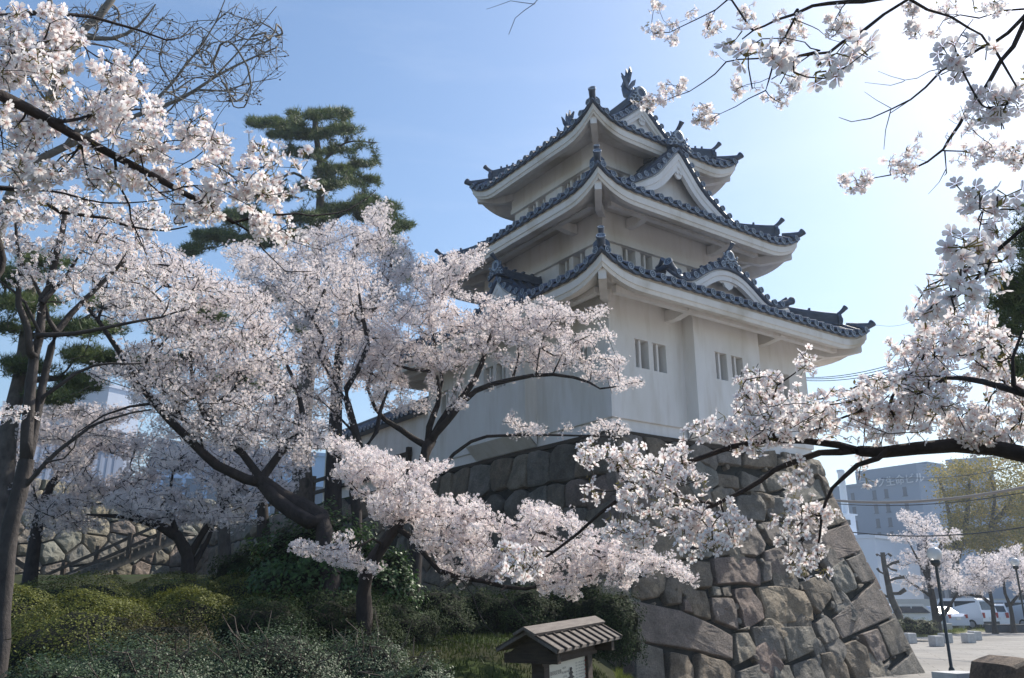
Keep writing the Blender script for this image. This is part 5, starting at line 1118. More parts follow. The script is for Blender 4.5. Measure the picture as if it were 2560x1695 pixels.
pine('tall pine tree rising in layers behind the blossom against the blue sky', [([(702,1172),(700,1120),(698,1000),(712,850),(722,700),(735,560),(742,400),(728,290),(735,255)], (29,29), .36,.08), ([(722,700),(640,690),(560,690)], (29,28), .09,.03), ([(735,560),(800,490),(900,480)], (29,28), .09,.03), ([(740,450),(680,400),(620,440)], (29,28), .07,.03), ([(740,380),(800,330),(870,330)], (29,28), .06,.02), ([(730,310),(660,290),(590,285)], (29,28), .05,.02)],
 [(640,285,69,7.2),(720,268,55,7.8),(790,262,33,4.8),(800,300,42,7.2),(700,312,78,8.4),(865,328,20,4.2),(690,355,33,6.0),(765,350,59,6.6),(850,378,36,6.0),(780,392,50,8.4),(835,420,50,7.2),(740,432,50,8.4),(845,460,41,6.0),(930,520,26,8),(915,590,30,10),(880,570,34,10),(930,640,20,10),(905,478,31,4.8),(790,482,50,8.4),(720,505,50,10.8),(865,505,41,8.4),(900,540,20,13.2),(680,545,50,12.0),(630,450,42,10.8),(560,500,50,10.8),(600,560,50,12.0),(500,545,50,10.8),(450,582,33,8.4),(560,700,69,12.0),(650,680,50,12.0),(720,760,50,12.0)], 640, 28.5, 1.3, .24, 32)
pine('dark pine tree behind the double-stemmed tree at the left edge', [([(-8,1400),(0,1250),(8,1110),(22,980),(45,880),(60,780),(70,680),(62,600)], (17,17.5), .22,.08), ([(60,780),(150,760),(260,700)], (17.3,17), .07,.02), ([(45,880),(180,870),(320,850)], (17.3,17), .07,.02), ([(70,690),(20,690),(-20,700)], (17.3,17), .05,.02)],
 [(40,640,55,14),(100,602,55,14),(20,700,45,14),(150,760,55,18),(200,820,46,18),(60,850,55,14),(180,890,46,18),(260,832,46,14),(320,842,55,14),(230,762,46,14),(350,880,46,14),(30,762,36,10),(260,702,55,14),(90,700,50,14),(120,920,46,12)], 330, 17.2, .8, .16, 22)
pine('dark pine tree between the leaning cherry tree and the warehouse', [([(520,1290),(515,1150),(500,1000),(490,880),(480,760),(470,690)], (23,23), .17,.06), ([(490,880),(540,880),(600,890)], (23,23), .07,.03), ([(485,800),(430,780),(400,760)], (23,23), .07,.03)],
 [(400,762,55,20),(470,800,55,18),(450,702,46,18),(545,880,55,20),(430,902,46,14),(600,850,46,18),(640,900,46,16),(400,840,50,16),(500,740,50,16),(560,790,50,16)], 260, 23, .8, .17, 24)
pine('pine tree at the right edge behind the flowering branches', [(world_limb([(8.6,9.2,0),(8.4,9.1,2),(8.0,9.0,4.4),(7.7,8.7,6.2),(7.5,8.6,8)]), 0, .22,.06), (world_limb([(8.1,9.0,4.0),(6.6,8.6,4.7),(5.5,8.4,4.9)]), 0, .07,.02), (world_limb([(7.9,8.9,5.0),(6.6,8.4,5.7),(5.7,8.3,5.9)]), 0, .06,.02)],
 [(2325,680,36,24),(2345,725,30,26),(2305,832,46,18),(2345,862,30,18),(2355,640,26,22),(2360,480,20,16),(2330,770,40,20),(2420,700,60,50),(2420,560,60,50),(2420,850,60,30)], 120, 9.9, .4, .12, 30)
# ================================================================== far left: stone wall, steps, fence, warehouses
def wpt(x, y, d): return at(x, y, d)
def frame_wall(name, label, cat, A, B, z0, z1, w, h, mat_, seed, tone, group=None):
    A = np.array(A[:2], float); B = np.array(B[:2], float); L_ = np.linalg.norm(B-A); u = (B-A)/L_; n_ = np.array((u[1], -u[0]))
    root = empty(name, (A[0], A[1], z0), atan2(u[1], u[0]), label=label, cat=cat)
    mb = MB(); fn = lambda a, z, hh: (a, -hh- .12*(z1-z0-z), z)
    stone_field(mb, fn, 0, L_, 0, z1-z0, w, h, seed=seed, tone=tone, bulge=.13, rough=.05, inset=.93); mb.build('stone_face', mat_, root)
    c = MB(); c.box((0,.12,z1-z0-1.2),(L_,2.5,z1-z0-.05)); c.add([(0,-.12*(z1-z0)+.1,-.3),(L_,-.12*(z1-z0)+.1,-.3),(L_,.12,z1-z0-.1),(0,.12,z1-z0-.1)], [(0,1,2,3)]); c.build('wall_core', M['gap'], root); return root
M['stone_pale'] = stonemat('pale_stone', (.20,.20,.175))
pa, pb = at(-120,1300,41), at(560,1300,49)
frame_wall('boulder_wall', 'far wall of rounded pale boulders behind the wooden steps', 'stone wall', pa, pb, 2.0, 6.9, .95, .72, M['stone_pale'], 51, (.2,.9))
# wooden steps up to the embankment
st = empty('wooden_steps', at(203,1400,41)*np.array((1,1,0))+np.array((0,0,2.2)), label='steps with dark handrail climbing along the boulder wall at far left', cat='steps')
o = np.array(st.location)
def beam(mb, a, b, w, h, m=0):
    a = np.array(a, float); b = np.array(b, float); t = unit(b-a); s_ = unit(np.cross(t, (0,0,1.))); u_ = np.cross(s_, t)
    mb.obox((a+b)/2, [t, s_, u_], (np.linalg.norm(b-a)/2, w/2, h/2), m)
M['wood_grey'] = mat('grey_wood', (.075,.07,.062), (.13,.12,.105), 8, .85, .3, 40)
b = MB(); s0, s1 = at(160,1345,41)-o, at(415,1238,43)-o; beam(b, s0, s1, .15, .55); b.build('stringer', M['wood_grey'], st)
for k in range(16):
    q = s0+(s1-s0)*(k+.5)/16; b = MB(); b.obox(q+np.array((0,.75,.28)), [(1,0,0),(0,1,0),(0,0,1)], (.28,.7,.05)); b.build('step', M['wood_grey'], st)
for (x, y0, y1) in ((144,1333,1300),(219,1322,1262),(295,1292,1232),(365,1262,1205)):
    b = MB(); p, q = at(x,y0,41.5)-o, at(x,y1,41.5)-o; q = np.array((p[0], p[1], q[2])); beam(b, p, q+np.array((1e-3,0,0)), .16, .16); b.build('rail_post', M['wood'], st)
for a_, c_ in (((98,1334),(365,1214)),((148,1332),(365,1236))):
    b = MB(); beam(b, at(*a_,41.3)-o, at(*c_,41.7)-o, .12, .14); b.build('handrail', M['wood'], st)
b = MB(); beam(b, at(10,1280,38)-o, at(98,1338,38)-o, .16, .2); b.build('handrail', M['wood'], st)
# fence on top of the embankment
fn_ = empty('wooden_fence', tloc(-3.45, 7.0, EMB), TROT, label='low dark wooden fence along the top of the stone retaining wall', cat='fence')
for k in range(9):
    b = MB(); b.box((-.07, k*1.9-1.5-.07, -.05), (.07, k*1.9-1.5+.07, 1.15)); b.build('post', M['wood'], fn_)
for z in (.5, .95):
    b = MB(); b.box((-.05,-1.6,z-.06),(.05,13.8,z+.06)); b.build('rail', M['wood'], fn_)
M['red'] = mat('red_paint', (.16,.035,.03), (.22,.05,.045), 8, .6)
b = MB(); b.lathe([(.11,0),(.11,1.9),(.13,1.92),(.13,2.0),(.0,2.02)], n=14); o_ = b.build('red_post', M['red'], loc=tloc(-3.0, 9.3, EMB)); tag(o_, 'dull red post standing just behind the wooden fence', 'post')
# long plastered wall with tiled coping running left from the tower
dw = empty('plaster_wall', tloc(-3.2, 4.15, EMB), TROT, label='white plastered wall with grey tiled coping joining the left side of the tower', cat='wall')
b = MB(); b.box((-.16,0,0),(.16,8.2,2.12)); b.build('wall_body', M['plaster'], dw)
b = MB()
b.sweep([(0,0,2.12),(0,8.3,2.12)], [(-.5,.02),(-.46,-.03),(.46,-.03),(.5,.02),(.1,.34),(-.1,.34)], 0); b.sweep([(0,0,2.44),(0,8.3,2.44)], RIDGE(.11,.2), 0)
for k in range(28):
    y = .15+k*.3
    for sg in (-1, 1): b.cur = random.random(); half_tube(b, [(sg*.52,y,2.17),(sg*.1,y,2.48)], np.array((0,0,1.)), .07, 5); tile_disc(b, (sg*.54,y,2.16), (sg,0,0), .08)
b.build('tiled_coping', [M['tile'], M['tile_rim']], dw)

def building(name, label, A, B, ztop, depth, col, windows=(), cat='building', z0=0., bands=(), rough=.7, colb=None):
    """box building whose front runs from A to B (world xy)"""
    A = np.array(A[:2], float); B = np.array(B[:2], float); L_ = np.linalg.norm(B-A); u = (B-A)/L_
    root = empty(name, (A[0], A[1], z0), atan2(u[1], u[0]), label=label, cat=cat)
    m = mat(name+'_wall', col, tuple(c*1.08 for c in col), .15, rough, spec=.3)
    b = MB(); b.box((0,0,0),(L_,depth,ztop-z0)); b.build('wall', m, root)
    b = MB(); b.box((-.15,-.15,ztop-z0-.0),(L_+.15,depth+.15,ztop-z0+.35)); b.build('parapet', m, root)
    if windows:
        gm_ = mat(name+'_glass', (.10,.14,.20), (.14,.18,.25), .5, .25, spec=.6)
        for (a0, a1, b0, b1) in windows:
            w = MB(); w.box((a0,-.05,b0),(a1,.02,b1)); w.box((a0-.06,-.09,b1),(a1+.06,.0,b1+.09)); w.box((a0-.06,-.09,b0-.09),(a1+.06,.0,b0)); w.build('window', gm_, root)
    for (b0, b1, c_) in bands:
        w = MB(); w.box((-.05,-.06,b0),(L_+.05,.0,b1)); w.build('band', mat('band', c_, rough=.4), root)
    return root, L_, u
def xy(x, d): r = ray(x, 1390); return np.array((r[0]*d, r[1]*d))
def zat(y, d, x=1184): return at(x, y, d)[2]
# warehouses on the left beyond the stone wall
def corr(name, label, A, B, ztop, depth, col, wins=()):
    root, L_, u = building(name, label, A, B, ztop, depth, col, wins)
    b = MB(); n = int(L_/.5)
    for k in range(n): b.box((k*.5+.02,-.03,.2),(k*.5+.2,-.005,ztop-.4))
    b.build('wall_cladding', mat(name+'_cladding', tuple(c*.93 for c in col), rough=.6), root)
zt = zat(985, 62, 60)
corr('warehouse', 'pale blue-grey ribbed warehouse seen between the tree trunks at far left', xy(-200, 62), xy(240, 66), zt, 18, (.42,.46,.58), [(14.6,16.0,zat(1058,62)-.0,zat(1018,62)),(19.6,21.0,zat(1058,62),zat(1018,62)),(9.6,11.0,zat(1058,62),zat(1018,62))])
building('tall_building', 'tall pale grey building behind the warehouse at left', xy(178, 90), xy(262, 92), zat(890, 90, 200), 14, (.5,.53,.6))
building('glass_building', 'pale blue building glimpsed behind the leaning cherry trunks', xy(330, 80), xy(860, 84), zat(1040, 80, 600), 16, (.36,.50,.70), [(k*1.9+.4, k*1.9+1.9, 9.6, 12.2) for k in range(9)], bands=[(8.4,8.8,(.6,.66,.75))])

# ================================================================== far right: office building and neighbours
D1 = 125.0; A_, B_ = xy(1953, D1), xy(2166, 118)
ht, hs = zat(1078, 120, 2080), zat(1128, 124, 1970)
root, L_, u = building('office_building', 'tall blue-grey office building with sign lettering beyond the stone base', A_, B_, hs, 8, (.20,.25,.33), [])
bl = MB(); bl.box((4.0,-.02,hs-.2),(L_,8,ht)); bl.build('upper_block', bpy.data.materials['office_building_wall'], root)
bl = MB(); bl.box((4.2,3,ht),(L_-.3,7,ht+.5)); bl.build('roof_edge', bpy.data.materials['office_building_wall'], root)
gm_ = mat('office_glass', (.055,.075,.12), rough=.3, spec=.6); zpp = .94*120*1.0811/FPX*1.0
def zrow(y): return zat(y, 121, 2050)
for i, yy in enumerate((1132, 1165, 1198, 1230, 1262, 1294)):
    for f_ in (.20, .50, .66, .90):
        w = MB(); c = 1.0+f_*(L_-2.0); w.box((c-.27,-.02,zrow(yy+20)),(c+.27,.05,zrow(yy))); w.box((c-.33,-.12,zrow(yy+20)-.1),(c+.33,.0,zrow(yy+20))); w.build('window', gm_, root)
def text_obj(s_, size, material, parent, M4, name='lettering', depth=.0):
    c = bpy.data.curves.new(name, 'FONT'); c.body = s_; c.size = size; c.extrude = depth; c.resolution_u = 2
    tmp = bpy.data.objects.new('tmp_text', c); COL.objects.link(tmp); bpy.context.view_layer.update()
    me = bpy.data.meshes.new_from_object(tmp.evaluated_get(bpy.context.evaluated_depsgraph_get())); bpy.data.objects.remove(tmp)
    me.name = name; me.transform(M4); me.materials.clear(); me.materials.append(material); return link(name, me, parent)
from mathutils import Matrix
text_obj('フコク生命ビル', 1.35, mat('sign_grey', (.50,.54,.6), rough=.6), root, Matrix.Translation((4.4,-.25,ht-2.4)) @ Matrix.Rotation(pi/2, 4, 'X'), depth=.06)
building('white_block', 'small white building with rooftop plant in front of the office building', xy(1930, 92), xy(2041, 90), zat(1246, 91, 2000), 10, (.62,.68,.78), [])
ch = MB(); a_ = xy(1958, 93); zz_ = zat(1246, 91, 2000)
r_ = empty('rooftop_unit', (a_[0], a_[1], zz_+.35), .55, label='white boxy rooftop plant room with a slim flue on the small white building', cat='rooftop unit')
b = MB(); b.box((.3,.5,0),(3.6,4,2.4)); b.box((.1,.3,2.4),(3.8,4.2,2.55)); b.build('plant_room', mat('unit_white', (.66,.72,.8)), r_); b = MB(); b.lathe([(.35,0),(.35,4.4),(.42,4.45),(.42,4.7),(0,4.7)], c=(2.8,1,2.5), n=12); b.build('flue', bpy.data.materials['unit_white'], r_)
for k in range(2): b = MB(); b.box((1.2+k*.9,.42,1.4),(1.75+k*.9,.5,1.9)); b.build('vent', M['gap'], r_)
# arcade with vaulted roofs
ar = empty('arcade', (*xy(1985, 98), 0), .42, label='low pale arcade with a row of vaulted roofs behind the plaza', cat='arcade')
M['arc'] = mat('arcade_roof', (.52,.57,.64), rough=.5); zr = zat(1272, 98, 2010)
for k in range(7):
    b = MB(); pr = [(2.0*cos(a), 1.3*sin(a)) for a in np.linspace(0, pi, 11)]; b.plate(pr, (k*4.2+2, 0, zr), (1,0,0), (0,0,1), (0,-1,0), 8); b.build('vault', M['arc'], ar)
    b = MB(); pr = [(1.6*cos(a), 1.0*sin(a)) for a in np.linspace(0, pi, 11)]; b.plate(pr, (k*4.2+2, -.04, zr), (1,0,0), (0,0,1), (0,-1,0), .02); b.build('vault_glass', bpy.data.materials['office_glass'], ar)
b = MB(); b.box((-.5,.0,zr-.5),(30,8,zr)); b.build('eave_band', M['arc'], ar); b = MB(); b.box((-.2,.6,0),(29,7.8,zr-.5)); b.build('shopfront', mat('shopfront', (.16,.2,.27), (.3,.33,.38), 1.2, .4), ar)
for k in range(7): b = MB(); b.box((k*4.4,0,0),(k*4.4+.3,.3,zr-.5)); b.build('column', M['arc'], ar)
building('tower_block', 'dark blue-grey block behind the yellow-green trees at the right edge', xy(2240, 150), xy(2350, 150), zat(1062, 150, 2280), 20, (.20,.25,.36), [(k*6+2, k*6+6, zat(1058,150)-.0, zat(1050,150)) for k in range(5)])
building('parking_building', 'long grey building with dark window bands behind the trees at far right', xy(2225, 100), xy(2520, 96), zat(1150, 100, 2300), 16, (.34,.40,.50), bands=[(zat(1268,100),zat(1245,100),(.10,.14,.22)),(zat(1225,100),zat(1205,100),(.12,.16,.24)),(zat(1190,100),zat(1172,100),(.12,.16,.24))])
pw = MB(); a_, b_ = xy(2030, 86), xy(2560, 82); pw.add([(a_[0],a_[1],0),(b_[0],b_[1],0),(b_[0],b_[1],2.0),(a_[0],a_[1],2.0),(a_[0],a_[1]+.3,0),(b_[0],b_[1]+.3,0),(b_[0],b_[1]+.3,2.0),(a_[0],a_[1]+.3,2.0)], [(0,1,2,3),(4,7,6,5),(3,2,6,7),(0,3,7,4),(1,5,6,2)])
tag(pw.build('concrete_wall', mat('concrete', (.50,.50,.48), (.58,.58,.56), .4, .8)), 'long pale concrete wall behind the parked cars', 'wall')
lot = MB(); c_ = [xy(2040,34), xy(2700,30), xy(2700,72), xy(1985,78)]
# parked cars
M['glass'] = mat('car_glass', (.02,.03,.045), rough=.08, spec=.8); M['tyre'] = mat('tyre', (.02,.02,.02), rough=.9); M['rim'] = mat('wheel_rim', (.45,.46,.48), rough=.35, metal=.6); M['lampred'] = mat('tail_lamp', (.35,.02,.015), rough=.3); M['trim'] = mat('black_trim', (.03,.03,.032), rough=.6)
M['lampwhite'] = mat('head_lamp', (.7,.72,.75), rough=.15, spec=.8)
def car(label, pos, rz, kind, col, Lc, Wc, Hc, group='cars parked behind the plaza trees'):
    root = empty('parked_car', (pos[0], pos[1], 0), rz, label=label, cat='car', group=group); m = mat('car_paint', col, rough=.22, spec=.6)
    h = Lc/2
    if kind == 'van':   prof = [(-h,.32),(-h,.75),(-h+.04,1.0),(-h+.22,Hc-.12),(-h+.45,Hc),(h-1.35,Hc),(h-.75,1.15),(h-.1,.92),(h,.7),(h,.32)]; win = [(-h+.42,Hc-.18),(h-1.42,Hc-.18),(h-.95,1.12),(-h+.42,1.08)]
    elif kind == 'kei': prof = [(-h,.3),(-h,.8),(-h+.12,1.02),(-h+.3,Hc-.1),(-h+.5,Hc),(h-1.3,Hc),(h-.72,1.08),(h-.08,.92),(h,.65),(h,.3)]; win = [(-h+.5,Hc-.16),(h-1.35,Hc-.16),(h-.9,1.04),(-h+.36,1.02)]
    else:               prof = [(-h,.3),(-h,.82),(-h+.15,.98),(-h+.75,1.02),(-h+1.35,Hc-.04),(-h+1.7,Hc),(h-1.9,Hc),(h-1.15,1.0),(h-.15,.86),(h,.65),(h,.3)]; win = [(-h+1.4,Hc-.1),(h-1.95,Hc-.1),(h-1.35,1.0),(-h+1.0,1.0)]
    b = MB(); n = len(prof); w = Wc/2; V = []                # side profile lofted across with tumblehome
    for yy, k in ((-w,0),(-w*.96,1),(w*.96,1),(w,0)):
        for x, z in prof: V.append((x*(1 if z < 1.05 else .985), yy*(1 if z < 1.05 else .88), z))
    mid = []
    b.add(V, [(j*n+i, j*n+(i+1) % n, (j+1)*n+(i+1) % n, (j+1)*n+i) for j in range(3) for i in range(n)] + [tuple(range(n))[::-1], tuple(range(3*n,4*n))], 0)
    body = b.build('body', m, root)
    for sg in (-1, 1):
        g = MB(); V = [(x, sg*(w*(1 if z < 1.05 else .88)+.012), z) for x, z in win]; g.add(V, [(0,1,2,3)]); g.build('side_window', M['glass'], root)
        for px in ((win[0][0]*.4+win[1][0]*.6),): g = MB(); g.box((px-.03, sg*w*.9-.01, 1.06),(px+.03, sg*w*.96+.02, Hc-.14)); g.build('pillar', m, root)
    zt_, zb_ = Hc-.16, 1.08
    for e, sx in ((-1, prof), (1, prof)):
        g = MB(); ww = w*.8
        if e < 0: i0 = 2 if kind != 'sedan' else 3; p0, p1 = prof[i0], prof[i0+1]
        else: i0 = n-4 if kind != 'sedan' else n-4; p0, p1 = prof[i0], prof[i0-1]
        d_ = unit(np.array(p1)-np.array(p0)); nr = np.array((-d_[1], d_[0]))*(1 if e < 0 else -1)
        q0 = np.array(p0)*.88+np.array(p1)*.12+nr*.015; q1 = np.array(p0)*.1+np.array(p1)*.9+nr*.015
        g.add([(q0[0]*.99,-ww*1.02,q0[1]),(q0[0]*.99,ww*1.02,q0[1]),(q1[0]*.985,ww*.95,q1[1]),(q1[0]*.985,-ww*.95,q1[1])], [(0,1,2,3)]); g.build('windscreen' if e > 0 else 'rear_window', M['glass'], root)
    for sg in (-1, 1):
        g = MB(); g.box((-h-.02, sg*w*.8-.09, .72), (-h+.08, sg*w*.8+.09, 1.05 if kind != 'sedan' else .95)); g.build('tail_lamp', M['lampred'], root)
        g = MB(); g.box((h-.1, sg*w*.78-.14, .66), (h+.02, sg*w*.78+.14, .82)); g.build('head_lamp', M['lampwhite'], root)
    for e in (-1, 1): g = MB(); g.box((e*h-.06 if e > 0 else -h-.05, -w*.96, .28), (e*h+.05 if e > 0 else -h+.06, w*.96, .5)); g.build('bumper', M['trim'] if kind == 'van' else m, root)
    g = MB(); g.box((-h-.03,-.17,.62),(-h+.0,.17,.78)); g.build('number_plate', M['lampwhite'], root)
    for x in (-h+.8, h-.85):
        for sg in (-1, 1):
            t = MB(); t.cyl((x, sg*(w-.10), .31), (0,1,0), .31, .21, 18); ty = t.build('wheel', M['tyre'], root); t = MB(); t.cyl((x, sg*(w+.01), .31), (0,1,0), .19, .02, 12); t.build('rim', M['rim'], ty)
    return root
def gp(x, y): return on_ground(x, y)
car('white wagon half hidden by the low bushes beside the stone base', xy(2104,62), -.05, 'kei', (.72,.74,.78), 3.6, 1.5, 1.6)
car('bright blue car parked behind the white wagon', xy(2108,71), .0, 'sedan', (.05,.16,.50), 4.2, 1.65, 1.55)
car('silver-blue sedan parked behind the forked cherry trunk', xy(2150,64), 1.9, 'sedan', (.50,.56,.68), 4.3, 1.7, 1.45)
car('white van with dark windows between the thick trunks', xy(2214,66), 2.05, 'van', (.80,.82,.86), 4.4, 1.68, 1.95)
car('small white car showing its red tail lamp right of the van', xy(2282,67), 1.35, 'kei', (.80,.82,.85), 3.4, 1.48, 1.6)
car('silver people carrier at the right end of the row', xy(2335,69), 1.9, 'van', (.55,.58,.63), 4.6, 1.75, 1.85)
# granite cubes, planter, lamps, monument
M['granite'] = mat('granite', (.42,.42,.42), (.55,.55,.55), 9, .8, .2, 80); M['granite_dark'] = mat('dark_granite', (.035,.045,.065), (.06,.07,.09), 12, .5)
def block(label, x, y, s_, rz):
    b = MB(); e = .02
    b.add([(-s_+e,-s_+e,0),(s_-e,-s_+e,0),(s_-e,s_-e,0),(-s_+e,s_-e,0),(-s_,-s_,e),(s_,-s_,e),(s_,s_,e),(-s_,s_,e),(-s_,-s_,2*s_-e),(s_,-s_,2*s_-e),(s_,s_,2*s_-e),(-s_,s_,2*s_-e),(-s_+e,-s_+e,2*s_),(s_-e,-s_+e,2*s_),(s_-e,s_-e,2*s_),(-s_+e,s_-e,2*s_)],
          [(k*4+i, k*4+(i+1) % 4, (k+1)*4+(i+1) % 4, (k+1)*4+i) for k in range(3) for i in range(4)]+[(12,13,14,15)])
    p = gp(x, y); o = b.build('granite_block', M['granite'], loc=(p[0], p[1], 0)); o.rotation_euler = (0,0,rz); tag(o, label, 'stone block', 'granite blocks on the plaza')
block('pale granite block nearest the stone base edge, half hidden', 2104, 1488, .21, .3); block('granite block standing left of the near lamp post in front of the grass', 2167, 1495, .2, .25)
block('granite block directly behind the near lamp post', 2188, 1487, .2, .25); block('front granite block of the close pair right of the near lamp', 2241, 1487, .2, .25)
block('rear granite block of the close pair right of the near lamp', 2256, 1481, .2, .25); block('far granite block beside the thick trunk near the van', 2219, 1457, .24, .25); block('far granite block just right of the forked cherry trunk', 2190, 1461, .24, .25)
pl_ = gp(2345, 1463); b = MB(); b.box((-1.5,-.3,0),(2.2,.3,.42)); b.box((-1.53,-.33,.42),(2.23,.33,.46)); o_ = b.build('planter_bench', M['granite_dark'], loc=(pl_[0], pl_[1], 0)); tag(o_, 'low dark granite planter at the right edge of the plaza', 'planter')
M['pole'] = mat('lamp_pole', (.05,.055,.06), rough=.4, metal=.4); 
gmat = bpy.data.materials.new('globe_glass'); gmat.use_nodes = True; gp_ = gmat.node_tree.nodes['Principled BSDF']; gp_.inputs['Base Color'].default_value = (.8,.82,.84,1); gp_.inputs['Roughness'].default_value = .18; gp_.inputs['Transmission Weight'].default_value = .35; M['globe'] = gmat
def lamp(label, x, y, d, ph):
    p = at(x, y, d); root = empty('street_lamp', (p[0], p[1], 0), label=label, cat='street lamp', group='globe lamps on the plaza'); hz = p[2]; R_ = .115
    b = MB(); b.lathe([(.0,0),(.085,0),(.085,.05),(.052,.08),(.045,.62),(.04,.64),(.025,.66),(.024,hz-R_-.06)], n=14); b.build('pole', M['pole'], root)
    b = MB(); b.lathe([(.03,hz-R_-.08),(.07,hz-R_-.05),(.075,hz-R_+.0),(.05,hz-R_+.03)], n=14); b.build('collar', M['pole'], root)
    b = MB(); b.lathe([(R_*sin(t), hz-R_*cos(t)) for t in np.linspace(0.02, pi-.02, 14)], n=20); b.build('globe', M['globe'], root)
lamp('near globe lamp on a thin dark post in front of the pink trees', 2160.6, 1281, 15.5, 1); lamp('farther globe lamp at the right edge of the plaza', 2347, 1300, 27, 1)
# monument stone and bench
p = at(2392, 1523, 7.6); ms = empty('monument_stone', (p[0], p[1], 0), .12, label='rough brown monument stone with a small engraved plate at the bottom right corner', cat='monument'); hz = p[2]
rm = stonemat('monument_rock', (.20,.17,.13)); b = MB(); 
add_stone(b, [(-.36,-.05),(1.2,-.05),(1.3,hz*.55),(1.2,hz*.93),(.7,hz*.99),(.1,hz*.96),(-.1,hz*1.02),(-.27,hz*.98),(-.33,hz*.8),(-.37,hz*.4)], lambda a, z, h: (a, -h*1.5, z), bulge=.03, seed=905, depth=.25, rough=.02, flat=True, fine=True); b.build('rock', rm, ms)
b = MB(); b.box((.16,-.205,hz*.15),(.32,-.14,hz*.86)); b.build('plate', mat('plate_blue', (.07,.08,.12), rough=.5), ms)
bs = MB(); o2 = at(2212, 1558, 8.0)
r2_ = empty('stone_bench', (o2[0], o2[1], 0), .42, label='pale stone bench of joined blocks beside the monument stone', cat='bench')
for k in range(4): b = MB(); b.box((k*.30,0,0),(k*.30+.285,.24,o2[2]-.01*(k % 2))); b.build('block', M['granite'], r2_)
# overhead wires
M['wire'] = mat('wire', (.03,.035,.04), rough=.6); M['wire_pale'] = mat('wire_sleeve', (.30,.27,.25), rough=.6)
def wire(label, a, b_, r, m, sag=.25):
    a = np.array(a); b_ = np.array(b_); n = 24; t = np.linspace(-.35, 1.6, n); pts = [a+(b_-a)*k+np.array((0,0,-4*sag*k*(1-k) if 0 <= k <= 1 else 4*sag*abs(k*(1-k))*.5)) for k in t]
    mb = MB(); mb.tube(pts, r, 5); o = mb.build('overhead_wire', M[m]); tag(o, label, 'wire', 'overhead wires crossing behind the tower')
W_ = [((1937,1157.5,40),(2368,1127,34),.055,'wire_pale','thick pale sleeved cable crossing in front of the office building'),((1937,1165,44),(2368,1139,38),.02,'wire','thin wire just below the thick pale cable'),((1975,1231,44),(2368,1219,38),.028,'wire','dark wire crossing the office building lowest of all'),
      ((1866,873,42),(2127,821,36),.018,'wire','uppermost of the three close wires right of the tower'),((1870,876,42),(2127,828,36),.018,'wire','middle one of the three close wires right of the tower'),((1866,880,42),(2127,838,36),.018,'wire','lowest of the three close wires right of the tower'),
      ((2032,752,42),(2150,722,36),.008,'wire','single thin wire above, level with the lower roof tip'),((2110,1105,60),(2368,1072,52),.02,'wire','thin wire in front of the office sign and the tree tops'),((2085,945,50),(2368,905,44),.015,'wire','thin wire behind the white flowers right of the tower')]
for a_, c_, r, m_, lb_ in W_: wire(lb_, at(*a_), at(*c_), r, m_)

# ================================================================== notice board with its own little roof
sg_d = 5.55; az = radians(28); P0 = at(1246, 1458, 5.6)
sb_ = empty('notice_board', (P0[0]-.02, P0[1]+.10, 0), pi/2-az, label='wooden notice board with a small shingled roof standing before the stone base', cat='notice board')
M['wood_board'] = mat('weathered_board', (.06,.047,.042), (.10,.082,.072), 5, .8, .4, 40, stretch=(1,1,8)); M['wood_roof'] = mat('roof_board', (.115,.095,.085), (.19,.165,.145), 5, .75, .4, 40, stretch=(1,6,1)); M['panel'] = mat('panel_cream', (.72,.69,.60), rough=.5)
M['ink'] = mat('panel_ink', (.06,.055,.055), rough=.6); M['ink_red'] = mat('panel_ink_red', (.35,.08,.06), rough=.6)
KS = .73; RZ = P0[2]/KS; SW = 1.34; sb_.scale = (KS, KS, KS); sb_.rotation_euler = (0, -radians(2.6), pi/2-az); sb_.rotation_mode = 'XYZ'
def sboard(mb, a, b_, th):                                   # sloping board between front/back edges
    pass
for sg in (-1, 1):                                           # front (-y) and back slopes
    b = MB(); V = [(-.1,sg*.0,RZ),(SW+.1,0,RZ),(SW+.1,sg*.29,RZ-.15),(-.1,sg*.29,RZ-.15)]; V += [(x,y,z-.025) for x,y,z in V]
    b.add(V, [(0,1,2,3),(4,7,6,5),(0,4,5,1),(1,5,6,2),(2,6,7,3),(3,7,4,0)]); rf = b.build('roof_slope', M['wood_roof'], sb_)
    for k in range(10):
        x = -.08+k*(SW+.16)/9; c = MB(); t = unit(np.array((0, sg*.29, -.15))); c.obox(np.array((x, sg*.155, RZ-.08)), [(1,0,0), t, np.cross((1,0,0), t)], (.011,.165,.016)); c.build('batten', M['wood_board'], rf)
    c = MB(); t = unit(np.array((0, sg*.29, -.15))); c.obox(np.array((SW/2, sg*.05, RZ+.002)), [(1,0,0), t, np.cross((1,0,0), t)], (SW/2+.14,.06,.012)); c.build('ridge_board', M['wood_roof'], rf)
for x in (-.02, SW-.1):
    b = MB(); b.box((x,-.26,RZ-.27),(x+.07,.26,RZ-.19)); b.build('rafter', M['wood'], sb_)
    b = MB(); b.add([(x+.01,-.22,RZ-.19),(x+.06,-.22,RZ-.19),(x+.06,.22,RZ-.19),(x+.01,.22,RZ-.19),(x+.01,0,RZ-.04),(x+.06,0,RZ-.04)], [(0,1,5,4),(2,3,4,5),(0,4,3),(1,2,5)]); b.build('gable_board', M['wood'], sb_)
for x in (.12, SW-.24): b = MB(); b.box((x,-.06,-.02),(x+.11,.06,RZ-.24)); b.build('post', M['wood_board'], sb_)
b = MB(); b.box((.04,-.085,RZ-.30),(SW-.06,-.06,RZ-.17)); b.build('header_board', M['wood_board'], sb_)
b = MB(); b.box((.23,-.03,.45),(SW-.24,.0,RZ-.30)); pn = b.build('panel', M['panel'], sb_)
